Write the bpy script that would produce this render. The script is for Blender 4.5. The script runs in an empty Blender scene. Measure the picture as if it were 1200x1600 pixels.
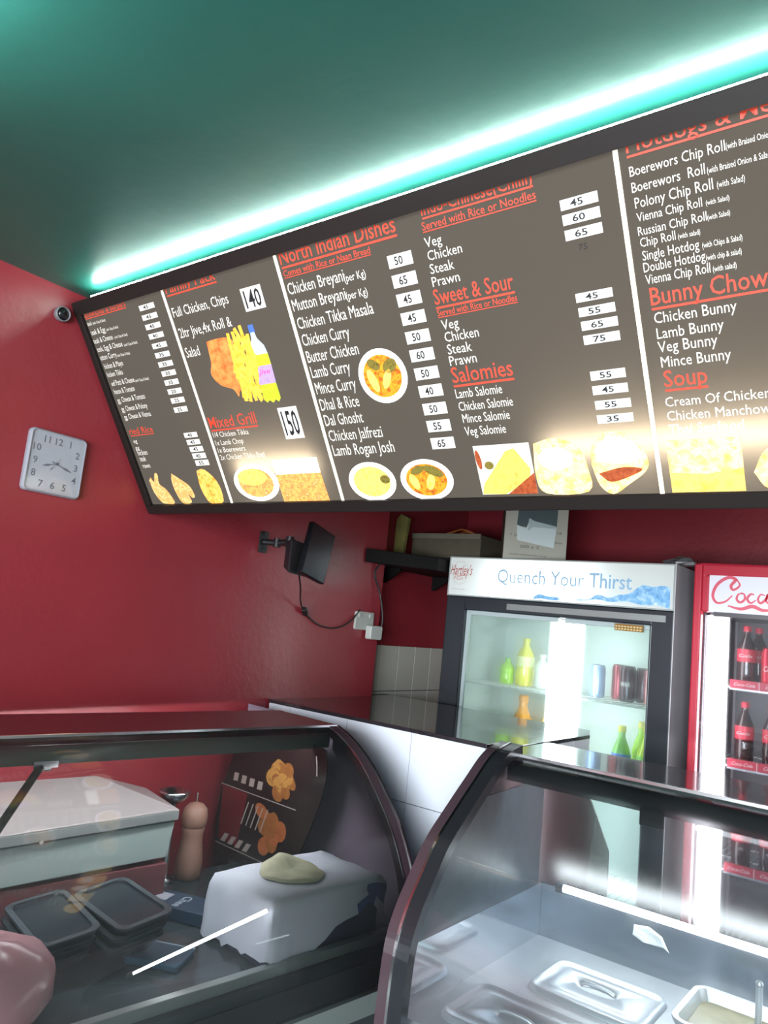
import bpy, bmesh, math, random
from math import sin, cos, pi, radians, sqrt
from mathutils import Matrix, Vector
random.seed(7)
SC = bpy.context.scene
COL = SC.collection

# ------------------------------------------------------------------ camera
cam_d = bpy.data.cameras.new('camera'); cam = bpy.data.objects.new('camera', cam_d); COL.objects.link(cam)
YAW, PIT, ROL, FPX = .6619, .1439, .1025, 1166.876
_f0 = Vector((-sin(YAW), cos(YAW), 0)); _r0 = Vector((cos(YAW), sin(YAW), 0)); _u0 = Vector((0, 0, 1))
_f = _f0*cos(PIT)+_u0*sin(PIT); _u = _u0*cos(PIT)-_f0*sin(PIT)
_r, _u = _r0*cos(ROL)+_u*sin(ROL), _u*cos(ROL)-_r0*sin(ROL)
cam.matrix_world = Matrix(((_r.x, _u.x, -_f.x, 0), (_r.y, _u.y, -_f.y, 0), (_r.z, _u.z, -_f.z, 1.6), (0, 0, 0, 1)))
cam_d.sensor_fit = 'VERTICAL'; cam_d.sensor_height = 36; cam_d.lens = FPX/1600*36
cam_d.clip_start = .02
SC.camera = cam

# ------------------------------------------------------------------ light and exposure
SC.view_settings.view_transform = 'Standard'; SC.view_settings.look = 'None'
SC.view_settings.exposure = 0.0; SC.view_settings.gamma = 1.0; SC.view_settings.use_curve_mapping = False
W = bpy.data.worlds.new('world'); SC.world = W; W.use_nodes = True
W.node_tree.nodes['Background'].inputs[0].default_value = (.80, .90, 1.0, 1)
W.node_tree.nodes['Background'].inputs[1].default_value = 1.5
def area(name, loc, to, sx, sy, power, colr):
    d = bpy.data.lights.new(name, 'AREA'); d.shape = 'RECTANGLE'; d.size = sx; d.size_y = sy; d.energy = power; d.color = colr
    o = bpy.data.objects.new(name, d); COL.objects.link(o); o.location = loc
    o.rotation_euler = (Vector(to)-Vector(loc)).to_track_quat('-Z', 'Y').to_euler(); return o
area('shopfront_daylight', (.35, -2.75, 1.5), (.0, 1.0, 1.35), 3.0, 1.8, 400, (.86, .94, 1.0))
SC.cycles.max_bounces = 10; SC.cycles.transparent_max_bounces = 16; SC.cycles.sample_clamp_indirect = 4.0
SC.cycles.caustics_reflective = False; SC.cycles.caustics_refractive = False

# ------------------------------------------------------------------ materials
MATS = {}
def mat(name, col, rough=.5, metal=0., emit=0., ecol=None, noise=0., nscale=8., bump=0., bscale=60., spec=.5, coat=0., col2=None):
    if name in MATS: return MATS[name]
    m = bpy.data.materials.new(name); m.use_nodes = True; MATS[name] = m
    nt = m.node_tree; N = nt.nodes; L = nt.links; b = N['Principled BSDF']
    b.inputs['Base Color'].default_value = (*col, 1); b.inputs['Roughness'].default_value = rough; b.inputs['Metallic'].default_value = metal
    b.inputs['Specular IOR Level'].default_value = spec; b.inputs['Coat Weight'].default_value = coat
    if emit: b.inputs['Emission Color'].default_value = (*(ecol or col), 1); b.inputs['Emission Strength'].default_value = emit
    tc = N.new('ShaderNodeTexCoord')
    if noise or col2:
        n = N.new('ShaderNodeTexNoise'); n.inputs['Scale'].default_value = nscale; n.inputs['Detail'].default_value = 5
        L.new(tc.outputs['Object'], n.inputs['Vector'])
        r = N.new('ShaderNodeValToRGB'); L.new(n.outputs[0], r.inputs[0])
        c2 = col2 or tuple(max(0, c*(1-noise)) for c in col)
        r.color_ramp.elements[0].position = .35; r.color_ramp.elements[1].position = .65
        r.color_ramp.elements[0].color = (*c2, 1); r.color_ramp.elements[1].color = (*col, 1)
        L.new(r.outputs[0], b.inputs['Base Color'])
        if emit: L.new(r.outputs[0], b.inputs['Emission Color'])
    if bump:
        n2 = N.new('ShaderNodeTexNoise'); n2.inputs['Scale'].default_value = bscale; n2.inputs['Detail'].default_value = 3
        L.new(tc.outputs['Object'], n2.inputs['Vector'])
        bp = N.new('ShaderNodeBump'); bp.inputs['Strength'].default_value = bump; bp.inputs['Distance'].default_value = .01
        L.new(n2.outputs[0], bp.inputs['Height']); L.new(bp.outputs[0], b.inputs['Normal'])
    return m
def glass(name, tint=(.96, 1, .98), ior=1.45, film=0., halo=0., halo_rough=.6, halo_ior=1.12, rough=.02):
    if name in MATS: return MATS[name]
    m = bpy.data.materials.new(name); m.use_nodes = True; MATS[name] = m
    nt = m.node_tree; N = nt.nodes; L = nt.links; N.clear()
    out = N.new('ShaderNodeOutputMaterial'); tr = N.new('ShaderNodeBsdfTransparent'); tr.inputs[0].default_value = (*tint, 1)
    cur = tr.outputs[0]
    if halo:  # rough refraction added to spread a bloom-like halo round the lamps
        rf = N.new('ShaderNodeBsdfRefraction'); rf.inputs['Roughness'].default_value = halo_rough; rf.inputs['IOR'].default_value = halo_ior
        mx = N.new('ShaderNodeMixShader'); mx.inputs[0].default_value = halo; L.new(cur, mx.inputs[1]); L.new(rf.outputs[0], mx.inputs[2]); cur = mx.outputs[0]
    if film:
        ad = N.new('ShaderNodeMixShader'); df = N.new('ShaderNodeBsdfDiffuse'); df.inputs[0].default_value = (.8, .85, .88, 1)
        tl = N.new('ShaderNodeBsdfTranslucent'); tl.inputs[0].default_value = (.8, .85, .88, 1)
        a2 = N.new('ShaderNodeMixShader'); a2.inputs[0].default_value = .5; L.new(df.outputs[0], a2.inputs[1]); L.new(tl.outputs[0], a2.inputs[2])
        tc = N.new('ShaderNodeTexCoord'); n = N.new('ShaderNodeTexNoise'); n.inputs['Scale'].default_value = 5; n.inputs['Detail'].default_value = 6
        L.new(tc.outputs['Object'], n.inputs['Vector']); mp = N.new('ShaderNodeMapRange'); L.new(n.outputs[0], mp.inputs[0])
        mp.inputs[1].default_value = .3; mp.inputs[2].default_value = .7; mp.inputs[3].default_value = film*.6; mp.inputs[4].default_value = film*1.4
        L.new(mp.outputs[0], ad.inputs[0]); L.new(cur, ad.inputs[1]); L.new(a2.outputs[0], ad.inputs[2]); cur = ad.outputs[0]
    fr = N.new('ShaderNodeFresnel'); fr.inputs[0].default_value = ior
    gl = N.new('ShaderNodeBsdfGlossy'); gl.inputs['Roughness'].default_value = rough
    mx = N.new('ShaderNodeMixShader'); L.new(fr.outputs[0], mx.inputs[0]); L.new(cur, mx.inputs[1]); L.new(gl.outputs[0], mx.inputs[2])
    L.new(mx.outputs[0], out.inputs[0]); return m
def lightsheet(name, col, trans=.6, emit=0.):
    """printed translucent sheet of a light box: scatters light to both sides"""
    if name in MATS: return MATS[name]
    m = bpy.data.materials.new(name); m.use_nodes = True; MATS[name] = m
    nt = m.node_tree; N = nt.nodes; L = nt.links; N.clear()
    out = N.new('ShaderNodeOutputMaterial'); d = N.new('ShaderNodeBsdfDiffuse'); t = N.new('ShaderNodeBsdfTranslucent')
    for k in (d, t): k.inputs[0].default_value = (*col, 1)
    mx = N.new('ShaderNodeMixShader'); mx.inputs[0].default_value = trans; L.new(d.outputs[0], mx.inputs[1]); L.new(t.outputs[0], mx.inputs[2]); cur = mx.outputs[0]
    if emit:
        e = N.new('ShaderNodeEmission'); e.inputs[0].default_value = (*col, 1); e.inputs[1].default_value = emit
        a = N.new('ShaderNodeAddShader'); L.new(cur, a.inputs[0]); L.new(e.outputs[0], a.inputs[1]); cur = a.outputs[0]
    L.new(cur, out.inputs[0]); return m
def lamp(name, col, strength):
    if name in MATS: return MATS[name]
    m = bpy.data.materials.new(name); m.use_nodes = True; MATS[name] = m
    N = m.node_tree.nodes; N.clear(); out = N.new('ShaderNodeOutputMaterial'); e = N.new('ShaderNodeEmission')
    e.inputs[0].default_value = (*col, 1); e.inputs[1].default_value = strength; m.node_tree.links.new(e.outputs[0], out.inputs[0]); return m
def food(name, cols, scale=40., emit=.8):
    """mottled printed food colours, lit from behind"""
    if name in MATS: return MATS[name]
    m = bpy.data.materials.new(name); m.use_nodes = True; MATS[name] = m
    nt = m.node_tree; N = nt.nodes; L = nt.links; b = N['Principled BSDF']; b.inputs['Roughness'].default_value = .4
    tc = N.new('ShaderNodeTexCoord'); n = N.new('ShaderNodeTexNoise'); n.inputs['Scale'].default_value = scale; n.inputs['Detail'].default_value = 9; n.inputs['Roughness'].default_value = .65
    L.new(tc.outputs['Object'], n.inputs['Vector']); r = N.new('ShaderNodeValToRGB'); L.new(n.outputs[0], r.inputs[0])
    el = r.color_ramp.elements; k = len(cols)
    while len(el) < k: el.new(.5)
    for i, c in enumerate(cols): el[i].position = .30+.40*i/(k-1); el[i].color = (*c, 1)
    L.new(r.outputs[0], b.inputs['Base Color']); L.new(r.outputs[0], b.inputs['Emission Color']); b.inputs['Emission Strength'].default_value = emit
    return m

# ------------------------------------------------------------------ geometry collector
_TXT = {}
def text_geo(s, shear=0., bold=0.):
    k = (s, shear, bold)
    if k not in _TXT:
        c = bpy.data.curves.new('t', 'FONT'); c.body = s; c.resolution_u = 2; c.shear = shear; c.offset = bold
        o = bpy.data.objects.new('t', c); COL.objects.link(o)
        dg = bpy.context.evaluated_depsgraph_get(); me = bpy.data.meshes.new_from_object(o.evaluated_get(dg))
        vs = [(v.co.x, v.co.y) for v in me.vertices]; fs = [tuple(p.vertices) for p in me.polygons]
        bpy.data.objects.remove(o); bpy.data.curves.remove(c); bpy.data.meshes.remove(me); _TXT[k] = (vs, fs)
    return _TXT[k]
CAP = max(v[1] for v in text_geo('H')[0])
def wm(o): return (wm(o.parent) @ o.matrix_basis) if o.parent else o.matrix_basis.copy()
class G:
    def __init__(s): s.v = []; s.f = []; s.m = []; s.sm = []
    def add(s, vs, fs, mi=0, smooth=False):
        o = len(s.v); s.v += [tuple(p) for p in vs]
        for f in fs: s.f.append(tuple(i+o for i in f)); s.m.append(mi); s.sm.append(smooth)
        return s
    def box(s, x0, x1, y0, y1, z0, z1, mi=0, M=None):
        vs = [(x, y, z) for z in (z0, z1) for y in (y0, y1) for x in (x0, x1)]
        if M: vs = [M @ Vector(v) for v in vs]
        return s.add(vs, [(0, 2, 3, 1), (4, 5, 7, 6), (0, 1, 5, 4), (2, 6, 7, 3), (0, 4, 6, 2), (1, 3, 7, 5)], mi)
    def rbox(s, x0, x1, y0, y1, z0, z1, r, mi=0, M=None, n=4):
        """box with rounded vertical edges and a small top/bottom chamfer"""
        pts = rrect(x0, x1, y0, y1, r, n); c = min(r*.4, (z1-z0)*.3)
        inn = rrect(x0+c, x1-c, y0+c, y1-c, max(r-c, 1e-4), n)
        rings = [[(x, y, z0) for x, y in inn], [(x, y, z0+c) for x, y in pts], [(x, y, z1-c) for x, y in pts], [(x, y, z1) for x, y in inn]]
        if M: rings = [[M @ Vector(p) for p in q] for q in rings]
        return s.loft(rings, mi, True)
    def loft(s, rings, mi=0, caps=True, closed=True, smooth=False):
        n = len(rings[0]); vs = [p for r in rings for p in r]; fs = []
        for i in range(len(rings)-1):
            for j in range(n if closed else n-1):
                k = (j+1) % n; fs.append((i*n+j, i*n+k, (i+1)*n+k, (i+1)*n+j))
        s.add(vs, fs, mi, smooth)
        if caps: s.add(rings[0], [tuple(range(n))[::-1]], mi); s.add(rings[-1], [tuple(range(n))], mi)
        return s
    def prism(s, poly, axis, a0, a1, mi=0):
        """poly = list of 2-D points; extruded along axis ('x','y','z') from a0 to a1"""
        def P(p, a): return {'x': (a, p[0], p[1]), 'y': (p[0], a, p[1]), 'z': (p[0], p[1], a)}[axis]
        return s.loft([[P(p, a0) for p in poly], [P(p, a1) for p in poly]], mi)
    def poly(s, pts, mi=0): return s.add(pts, [tuple(range(len(pts)))], mi)
    def lathe(s, prof, c=(0, 0, 0), n=24, mi=0, smooth=True, M=None, sx=1., sy=1.):
        rings = [[(r*cos(2*pi*k/n)*sx+c[0], r*sin(2*pi*k/n)*sy+c[1], z+c[2]) for k in range(n)] for r, z in prof]
        if M: rings = [[M @ Vector(p) for p in q] for q in rings]
        return s.loft(rings, mi, True, True, smooth)
    def tube(s, path, r, n=10, mi=0, caps=True):
        path = [Vector(p) for p in path]; rings = []; up = None
        for i, p in enumerate(path):
            t = (path[min(i+1, len(path)-1)]-path[max(i-1, 0)]).normalized()
            if up is None: up = t.orthogonal().normalized()
            up = (up-t*up.dot(t)).normalized(); w = t.cross(up); rr = r[i] if isinstance(r, (list, tuple)) else r
            rings.append([p+(up*cos(2*pi*k/n)+w*sin(2*pi*k/n))*rr for k in range(n)])
        return s.loft(rings, mi, caps, True, True)
    def band(s, pts, w0, w1, axis='x', th=.01, mi=0):
        """flat strip following a profile pts (2-D) with width w0..w1 along axis and thickness th inwards"""
        n = len(pts); nr = []
        for i in range(n):
            a = Vector(pts[max(i-1, 0)]); b = Vector(pts[min(i+1, n-1)]); t = (b-a).normalized(); nr.append(Vector((t.y, -t.x)))
        inn = [Vector(p)-q*th for p, q in zip(pts, nr)]
        def P(p, a): return (a, p[0], p[1]) if axis == 'x' else (p[0], a, p[1])
        rings = [[P(pts[i], w0), P(pts[i], w1), P(inn[i], w1), P(inn[i], w0)] for i in range(n)]
        return s.loft(rings, mi, True)
    def text(s, t, fn, u0, v0, width=None, cap=.02, mi=0, shear=0., bold=0., align='l', under=None):
        vs, fs = text_geo(t, shear, bold); x0 = min(p[0] for p in vs); x1 = max(p[0] for p in vs)
        ky = cap/CAP; kx = width/(x1-x0) if width else ky; w = (x1-x0)*kx
        if align == 'c': u0 -= w/2
        s.add([fn(u0+(p[0]-x0)*kx, v0+p[1]*ky) for p in vs], fs, mi)
        if under: s.add([fn(u0, v0-under*1.9), fn(u0+w, v0-under*1.9), fn(u0+w, v0-under), fn(u0, v0-under)], [(0, 1, 2, 3)], mi)
        return s
    def stroke(s, pts, w, fn, mi=0):
        n = len(pts); L_ = []; R_ = []
        for i in range(n):
            a = Vector(pts[max(i-1, 0)]); b = Vector(pts[min(i+1, n-1)]); t = (b-a).normalized(); q = Vector((-t.y, t.x))
            ww = (w[i] if isinstance(w, (list, tuple)) else w)/2; L_.append(fn(*(Vector(pts[i])+q*ww))); R_.append(fn(*(Vector(pts[i])-q*ww)))
        return s.add(L_+R_, [(i, i+1, n+i+1, n+i) for i in range(n-1)], mi)
    def build(s, name, mats, parent=None, world=False, bevel=0., solid=0.):
        me = bpy.data.meshes.new(name); vs = s.v
        if parent is not None and world:
            Mi = wm(parent).inverted(); vs = [tuple(Mi @ Vector(p)) for p in vs]
        me.from_pydata(vs, [], s.f)
        for m in (mats if isinstance(mats, (list, tuple)) else [mats]): me.materials.append(m)
        me.polygons.foreach_set('material_index', s.m); me.polygons.foreach_set('use_smooth', s.sm); me.update()
        bm = bmesh.new(); bm.from_mesh(me); bmesh.ops.remove_doubles(bm, verts=bm.verts, dist=1e-6) if bevel else None
        bmesh.ops.recalc_face_normals(bm, faces=bm.faces) if bevel or solid == 0. else None
        bm.to_mesh(me); bm.free()
        o = bpy.data.objects.new(name, me); COL.objects.link(o)
        if parent is not None: o.parent = parent
        if bevel:
            b = o.modifiers.new('bevel', 'BEVEL'); b.width = bevel; b.segments = 2; b.limit_method = 'ANGLE'
        return o
def rrect(x0, x1, y0, y1, r, n=5):
    o = []
    for cx, cy, a0 in ((x1-r, y1-r, 0), (x0+r, y1-r, 90), (x0+r, y0+r, 180), (x1-r, y0+r, 270)):
        o += [(cx+r*cos(radians(a0+90*k/n)), cy+r*sin(radians(a0+90*k/n))) for k in range(n+1)]
    return o
def spline(p, n=8):
    p = [Vector(q) for q in p]; q = [2*p[0]-p[1]]+p+[2*p[-1]-p[-2]]; o = []
    for i in range(1, len(q)-2):
        for k in range(n):
            t = k/n; a, b, c, d = q[i-1:i+3]
            o.append(.5*((2*b)+(c-a)*t+(2*a-5*b+4*c-d)*t*t+(3*b-a-3*c+d)*t**3))
    return o+[p[-1]]
def ell(cu, cv, ru, rv, n=32, rot=0.): return [(cu+ru*cos(2*pi*k/n)*cos(rot)-rv*sin(2*pi*k/n)*sin(rot), cv+ru*cos(2*pi*k/n)*sin(rot)+rv*sin(2*pi*k/n)*cos(rot)) for k in range(n)]
def tag(o, label=None, cat=None, group=None, kind=None):
    if label: o['label'] = label
    if cat: o['category'] = cat
    if group: o['group'] = group
    if kind: o['kind'] = kind
    return o
def thing(name, label, cat, loc=(0, 0, 0), rz=0., group=None, M=None):
    o = bpy.data.objects.new(name, None); COL.objects.link(o); o.empty_display_size = .05
    if M is None: M = Matrix.Translation(loc) @ Matrix.Rotation(rz, 4, 'Z')
    o.matrix_world = M; return tag(o, label, cat, group)
def copy_tree(o, parent=None):
    c = o.copy(); COL.objects.link(c)
    if parent is not None: c.parent = parent
    for ch in list(o.children): copy_tree(ch, c)
    return c
def struct(o, label=None): return tag(o, label, None, None, 'structure')

# ------------------------------------------------------------------ the setting
RED = mat('red_wall_paint', (.275, .026, .036), rough=.33, noise=.10, nscale=3, bump=.10, bscale=40, spec=.5)
TEAL = mat('teal_ceiling_paint', (.016, .118, .094), rough=.38, noise=.12, nscale=2, bump=.08, bscale=30)
FLOOR = mat('floor_tile', (.28, .26, .24), rough=.35, noise=.2, nscale=6)
CREAM = mat('cream_wall_tile', (.55, .53, .46), rough=.25, noise=.06, nscale=5)
GROUT = mat('grout', (.05, .047, .045), rough=.9)
PLAIN = mat('cream_wall_paint', (.55, .52, .48), rough=.6)
WHITE_TILE = mat('white_glazed_tile', (.86, .87, .95), rough=.12, noise=.02, nscale=4, coat=.3)
CEIL_Z = 2.524
struct(G().box(-2.6, 3.2, -3, 4.0, -.1, 0).build('floor', FLOOR))
struct(G().box(-2.6, 3.2, -3, 4.0, CEIL_Z, CEIL_Z+.1).build('ceiling', TEAL))
struct(G().box(-2.41, -2.21, -3, 2.885, 0, CEIL_Z).build('wall_left', RED))
struct(G().box(-2.50, -2.305, 2.885, 3.9, 0, CEIL_Z).build('wall_alcove', RED))
struct(G().box(-2.305, 3.1, 3.78, 3.98, 0, CEIL_Z).build('wall_back', RED))
struct(G().box(3.0, 3.2, -3, 3.78, 0, CEIL_Z).build('wall_right', PLAIN))
g = G().box(-2.21, 3.0, -3.1, -2.95, 2.45, CEIL_Z).box(-2.21, 3.0, -3.1, -2.95, 0, .45).box(-2.21, -2.05, -3.1, -2.95, .45, 2.45).box(2.0, 3.0, -3.1, -2.95, .45, 2.45)
struct(g.build('wall_front', PLAIN))
g = G()
for x in (-2.05, -.72, .62, 1.96): g.box(x, x+.04, -3.07, -3.0, .45, 2.45)
g.box(-2.05, 2.0, -3.07, -3.0, .45, .49).box(-2.05, 2.0, -3.07, -3.0, 2.41, 2.45)
w = struct(g.build('window_1', mat('window_frame_metal', (.5, .5, .5), rough=.4, metal=.6)))
struct(G().box(-2.0, 1.95, -3.04, -3.034, .49, 2.41).build('window_pane', glass('window_glass'), w))
# tiled lower part of the alcove wall: 15 x 22.8 cm tiles
g = G().box(-2.306, -2.297, 2.886, 3.778, .02, 1.478, 1)
for j in range(7):
    zt = 1.478-j*.2285
    for i in range(6):
        y0 = 2.889+i*.149 if i else 2.889; y1 = min(2.886+(i+1)*.149, 3.776)
        if zt-.226 > .02 and y0 < 3.77: g.box(-2.3, -2.292, y0, y1-.0045, zt-.2245, zt, 0)
struct(g.build('trim_1', [CREAM, GROUT]))

# tiled serving counter between the two cases, with its polished slab
t = thing('tiled_counter', 'white tiled half wall with a dark polished slab, between the two glass cases', 'counter', (-1.7, 2.5, 0))
g = G().box(-2.2, -1.205, 2.216, 2.90, 0, 1.226, 1).box(-1.205, -1.145, 2.285, 2.90, 0, 1.226, 1)
for j in range(6):
    zt = 1.229-j*.234
    for i in range(4):
        x1 = -1.2075-i*.2915; x0 = max(x1-.289, -2.2)
        if zt-.231 > 0: g.box(x0, x1, 2.205, 2.22, zt-.2315, zt, 0)
    for i in range(3):
        y0 = 2.283+i*.235; y1 = min(y0+.232, 2.9)
        if zt-.231 > 0: g.box(-1.146, -1.138, y0, y1, zt-.2315, zt, 0)
g.build('tile_facing', [WHITE_TILE, GROUT], t, world=True)
SLAB = mat('dark_polished_slab', (.035, .028, .034), rough=.10, noise=.3, nscale=30, coat=.4)
G().prism([(-2.205, 2.203), (-1.203, 2.203), (-1.203, 2.28), (-1.137, 2.28), (-1.137, 2.90), (-1.2, 3.06), (-2.29, 3.06), (-2.29, 2.89), (-2.205, 2.88)], 'z', 1.2295, 1.243).build('counter_slab', SLAB, t, world=True, bevel=.002)

# ------------------------------------------------------------------ light-box menu board
TXT_W = mat('menu_white_print', (.62, .60, .55), rough=.5, emit=.48, ecol=(1, .95, .84))
TXT_R = mat('menu_red_print', (.62, .055, .03), rough=.5, emit=.30, ecol=(.95, .12, .06))
STICK = mat('price_sticker_paper', (.62, .61, .57), rough=.5, emit=.36, ecol=(1, .96, .86))
INK = mat('printed_black', (.015, .015, .018), rough=.5)
PANEL = lightsheet('menu_panel_print', (.060, .052, .043), .55, 1.9)
FRAME = mat('menu_frame', (.016, .012, .011), rough=.5, spec=.2)
DIV = lightsheet('white_divider_light', (1, .95, .84), .5, .62)
TI = .579; OB = Vector((-2.205, 1.517, 1.911))
Ub, Vb = Vector((1, 0, 0)), Vector((0, -sin(TI), cos(TI))); Nb = Ub.cross(Vb)
MB = Matrix((Ub, Vb, Nb)).transposed().to_4x4(); MB.translation = OB
board = thing('menu_board', 'long backlit menu board of five dark panels leaning out below the teal ceiling', 'menu board', M=MB)
BW = 2.19
g = G().box(-.004, BW, .653, .692, -.11, .012).box(-.004, BW, -.03, .001, -.11, .012).box(-.004, .022, .001, .653, -.11, .012).box(BW-.03, BW, .001, .653, -.11, .012)
g.box(-.004, BW, -.03, .692, -.125, -.11)
g.build('frame', FRAME, board, bevel=.003)
for u0 in (.4225, .8745, 1.7275):
    tag(G().box(u0, u0+.0085, .001, .653, -.003, .0012).build('panel_divider', DIV, board), 'glowing white divider strip')
TUBE_W = lamp('warm_white_tube', (1, .90, .72), 200)
for a, b in ((.50, .82), (1.50, 2.05)):
    G().tube([(a, .115, -.034), (b, .115, -.034)], .008, 10).build('backlight_tube', TUBE_W, board)
LED = lamp('cool_white_led', (.80, 1.0, .93), 110)
G().box(.09, BW-.02, .6925, .6955, -.010, -.002).build('top_light_strip', LED, board)
EDGES = [0.022, .4225, .883, 1.282, 1.736, BW-.03]; EDG2 = [.4225, .8745, 1.282, 1.7275, BW-.03]
panels = []
for i in range(5):
    a = EDGES[i]; b = EDG2[i]
    panels.append(G().poly([(a, .001, -.001), (b, .001, -.001), (b, .653, -.001), (a, .653, -.001)]).build('menu_panel', PANEL, board))
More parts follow.
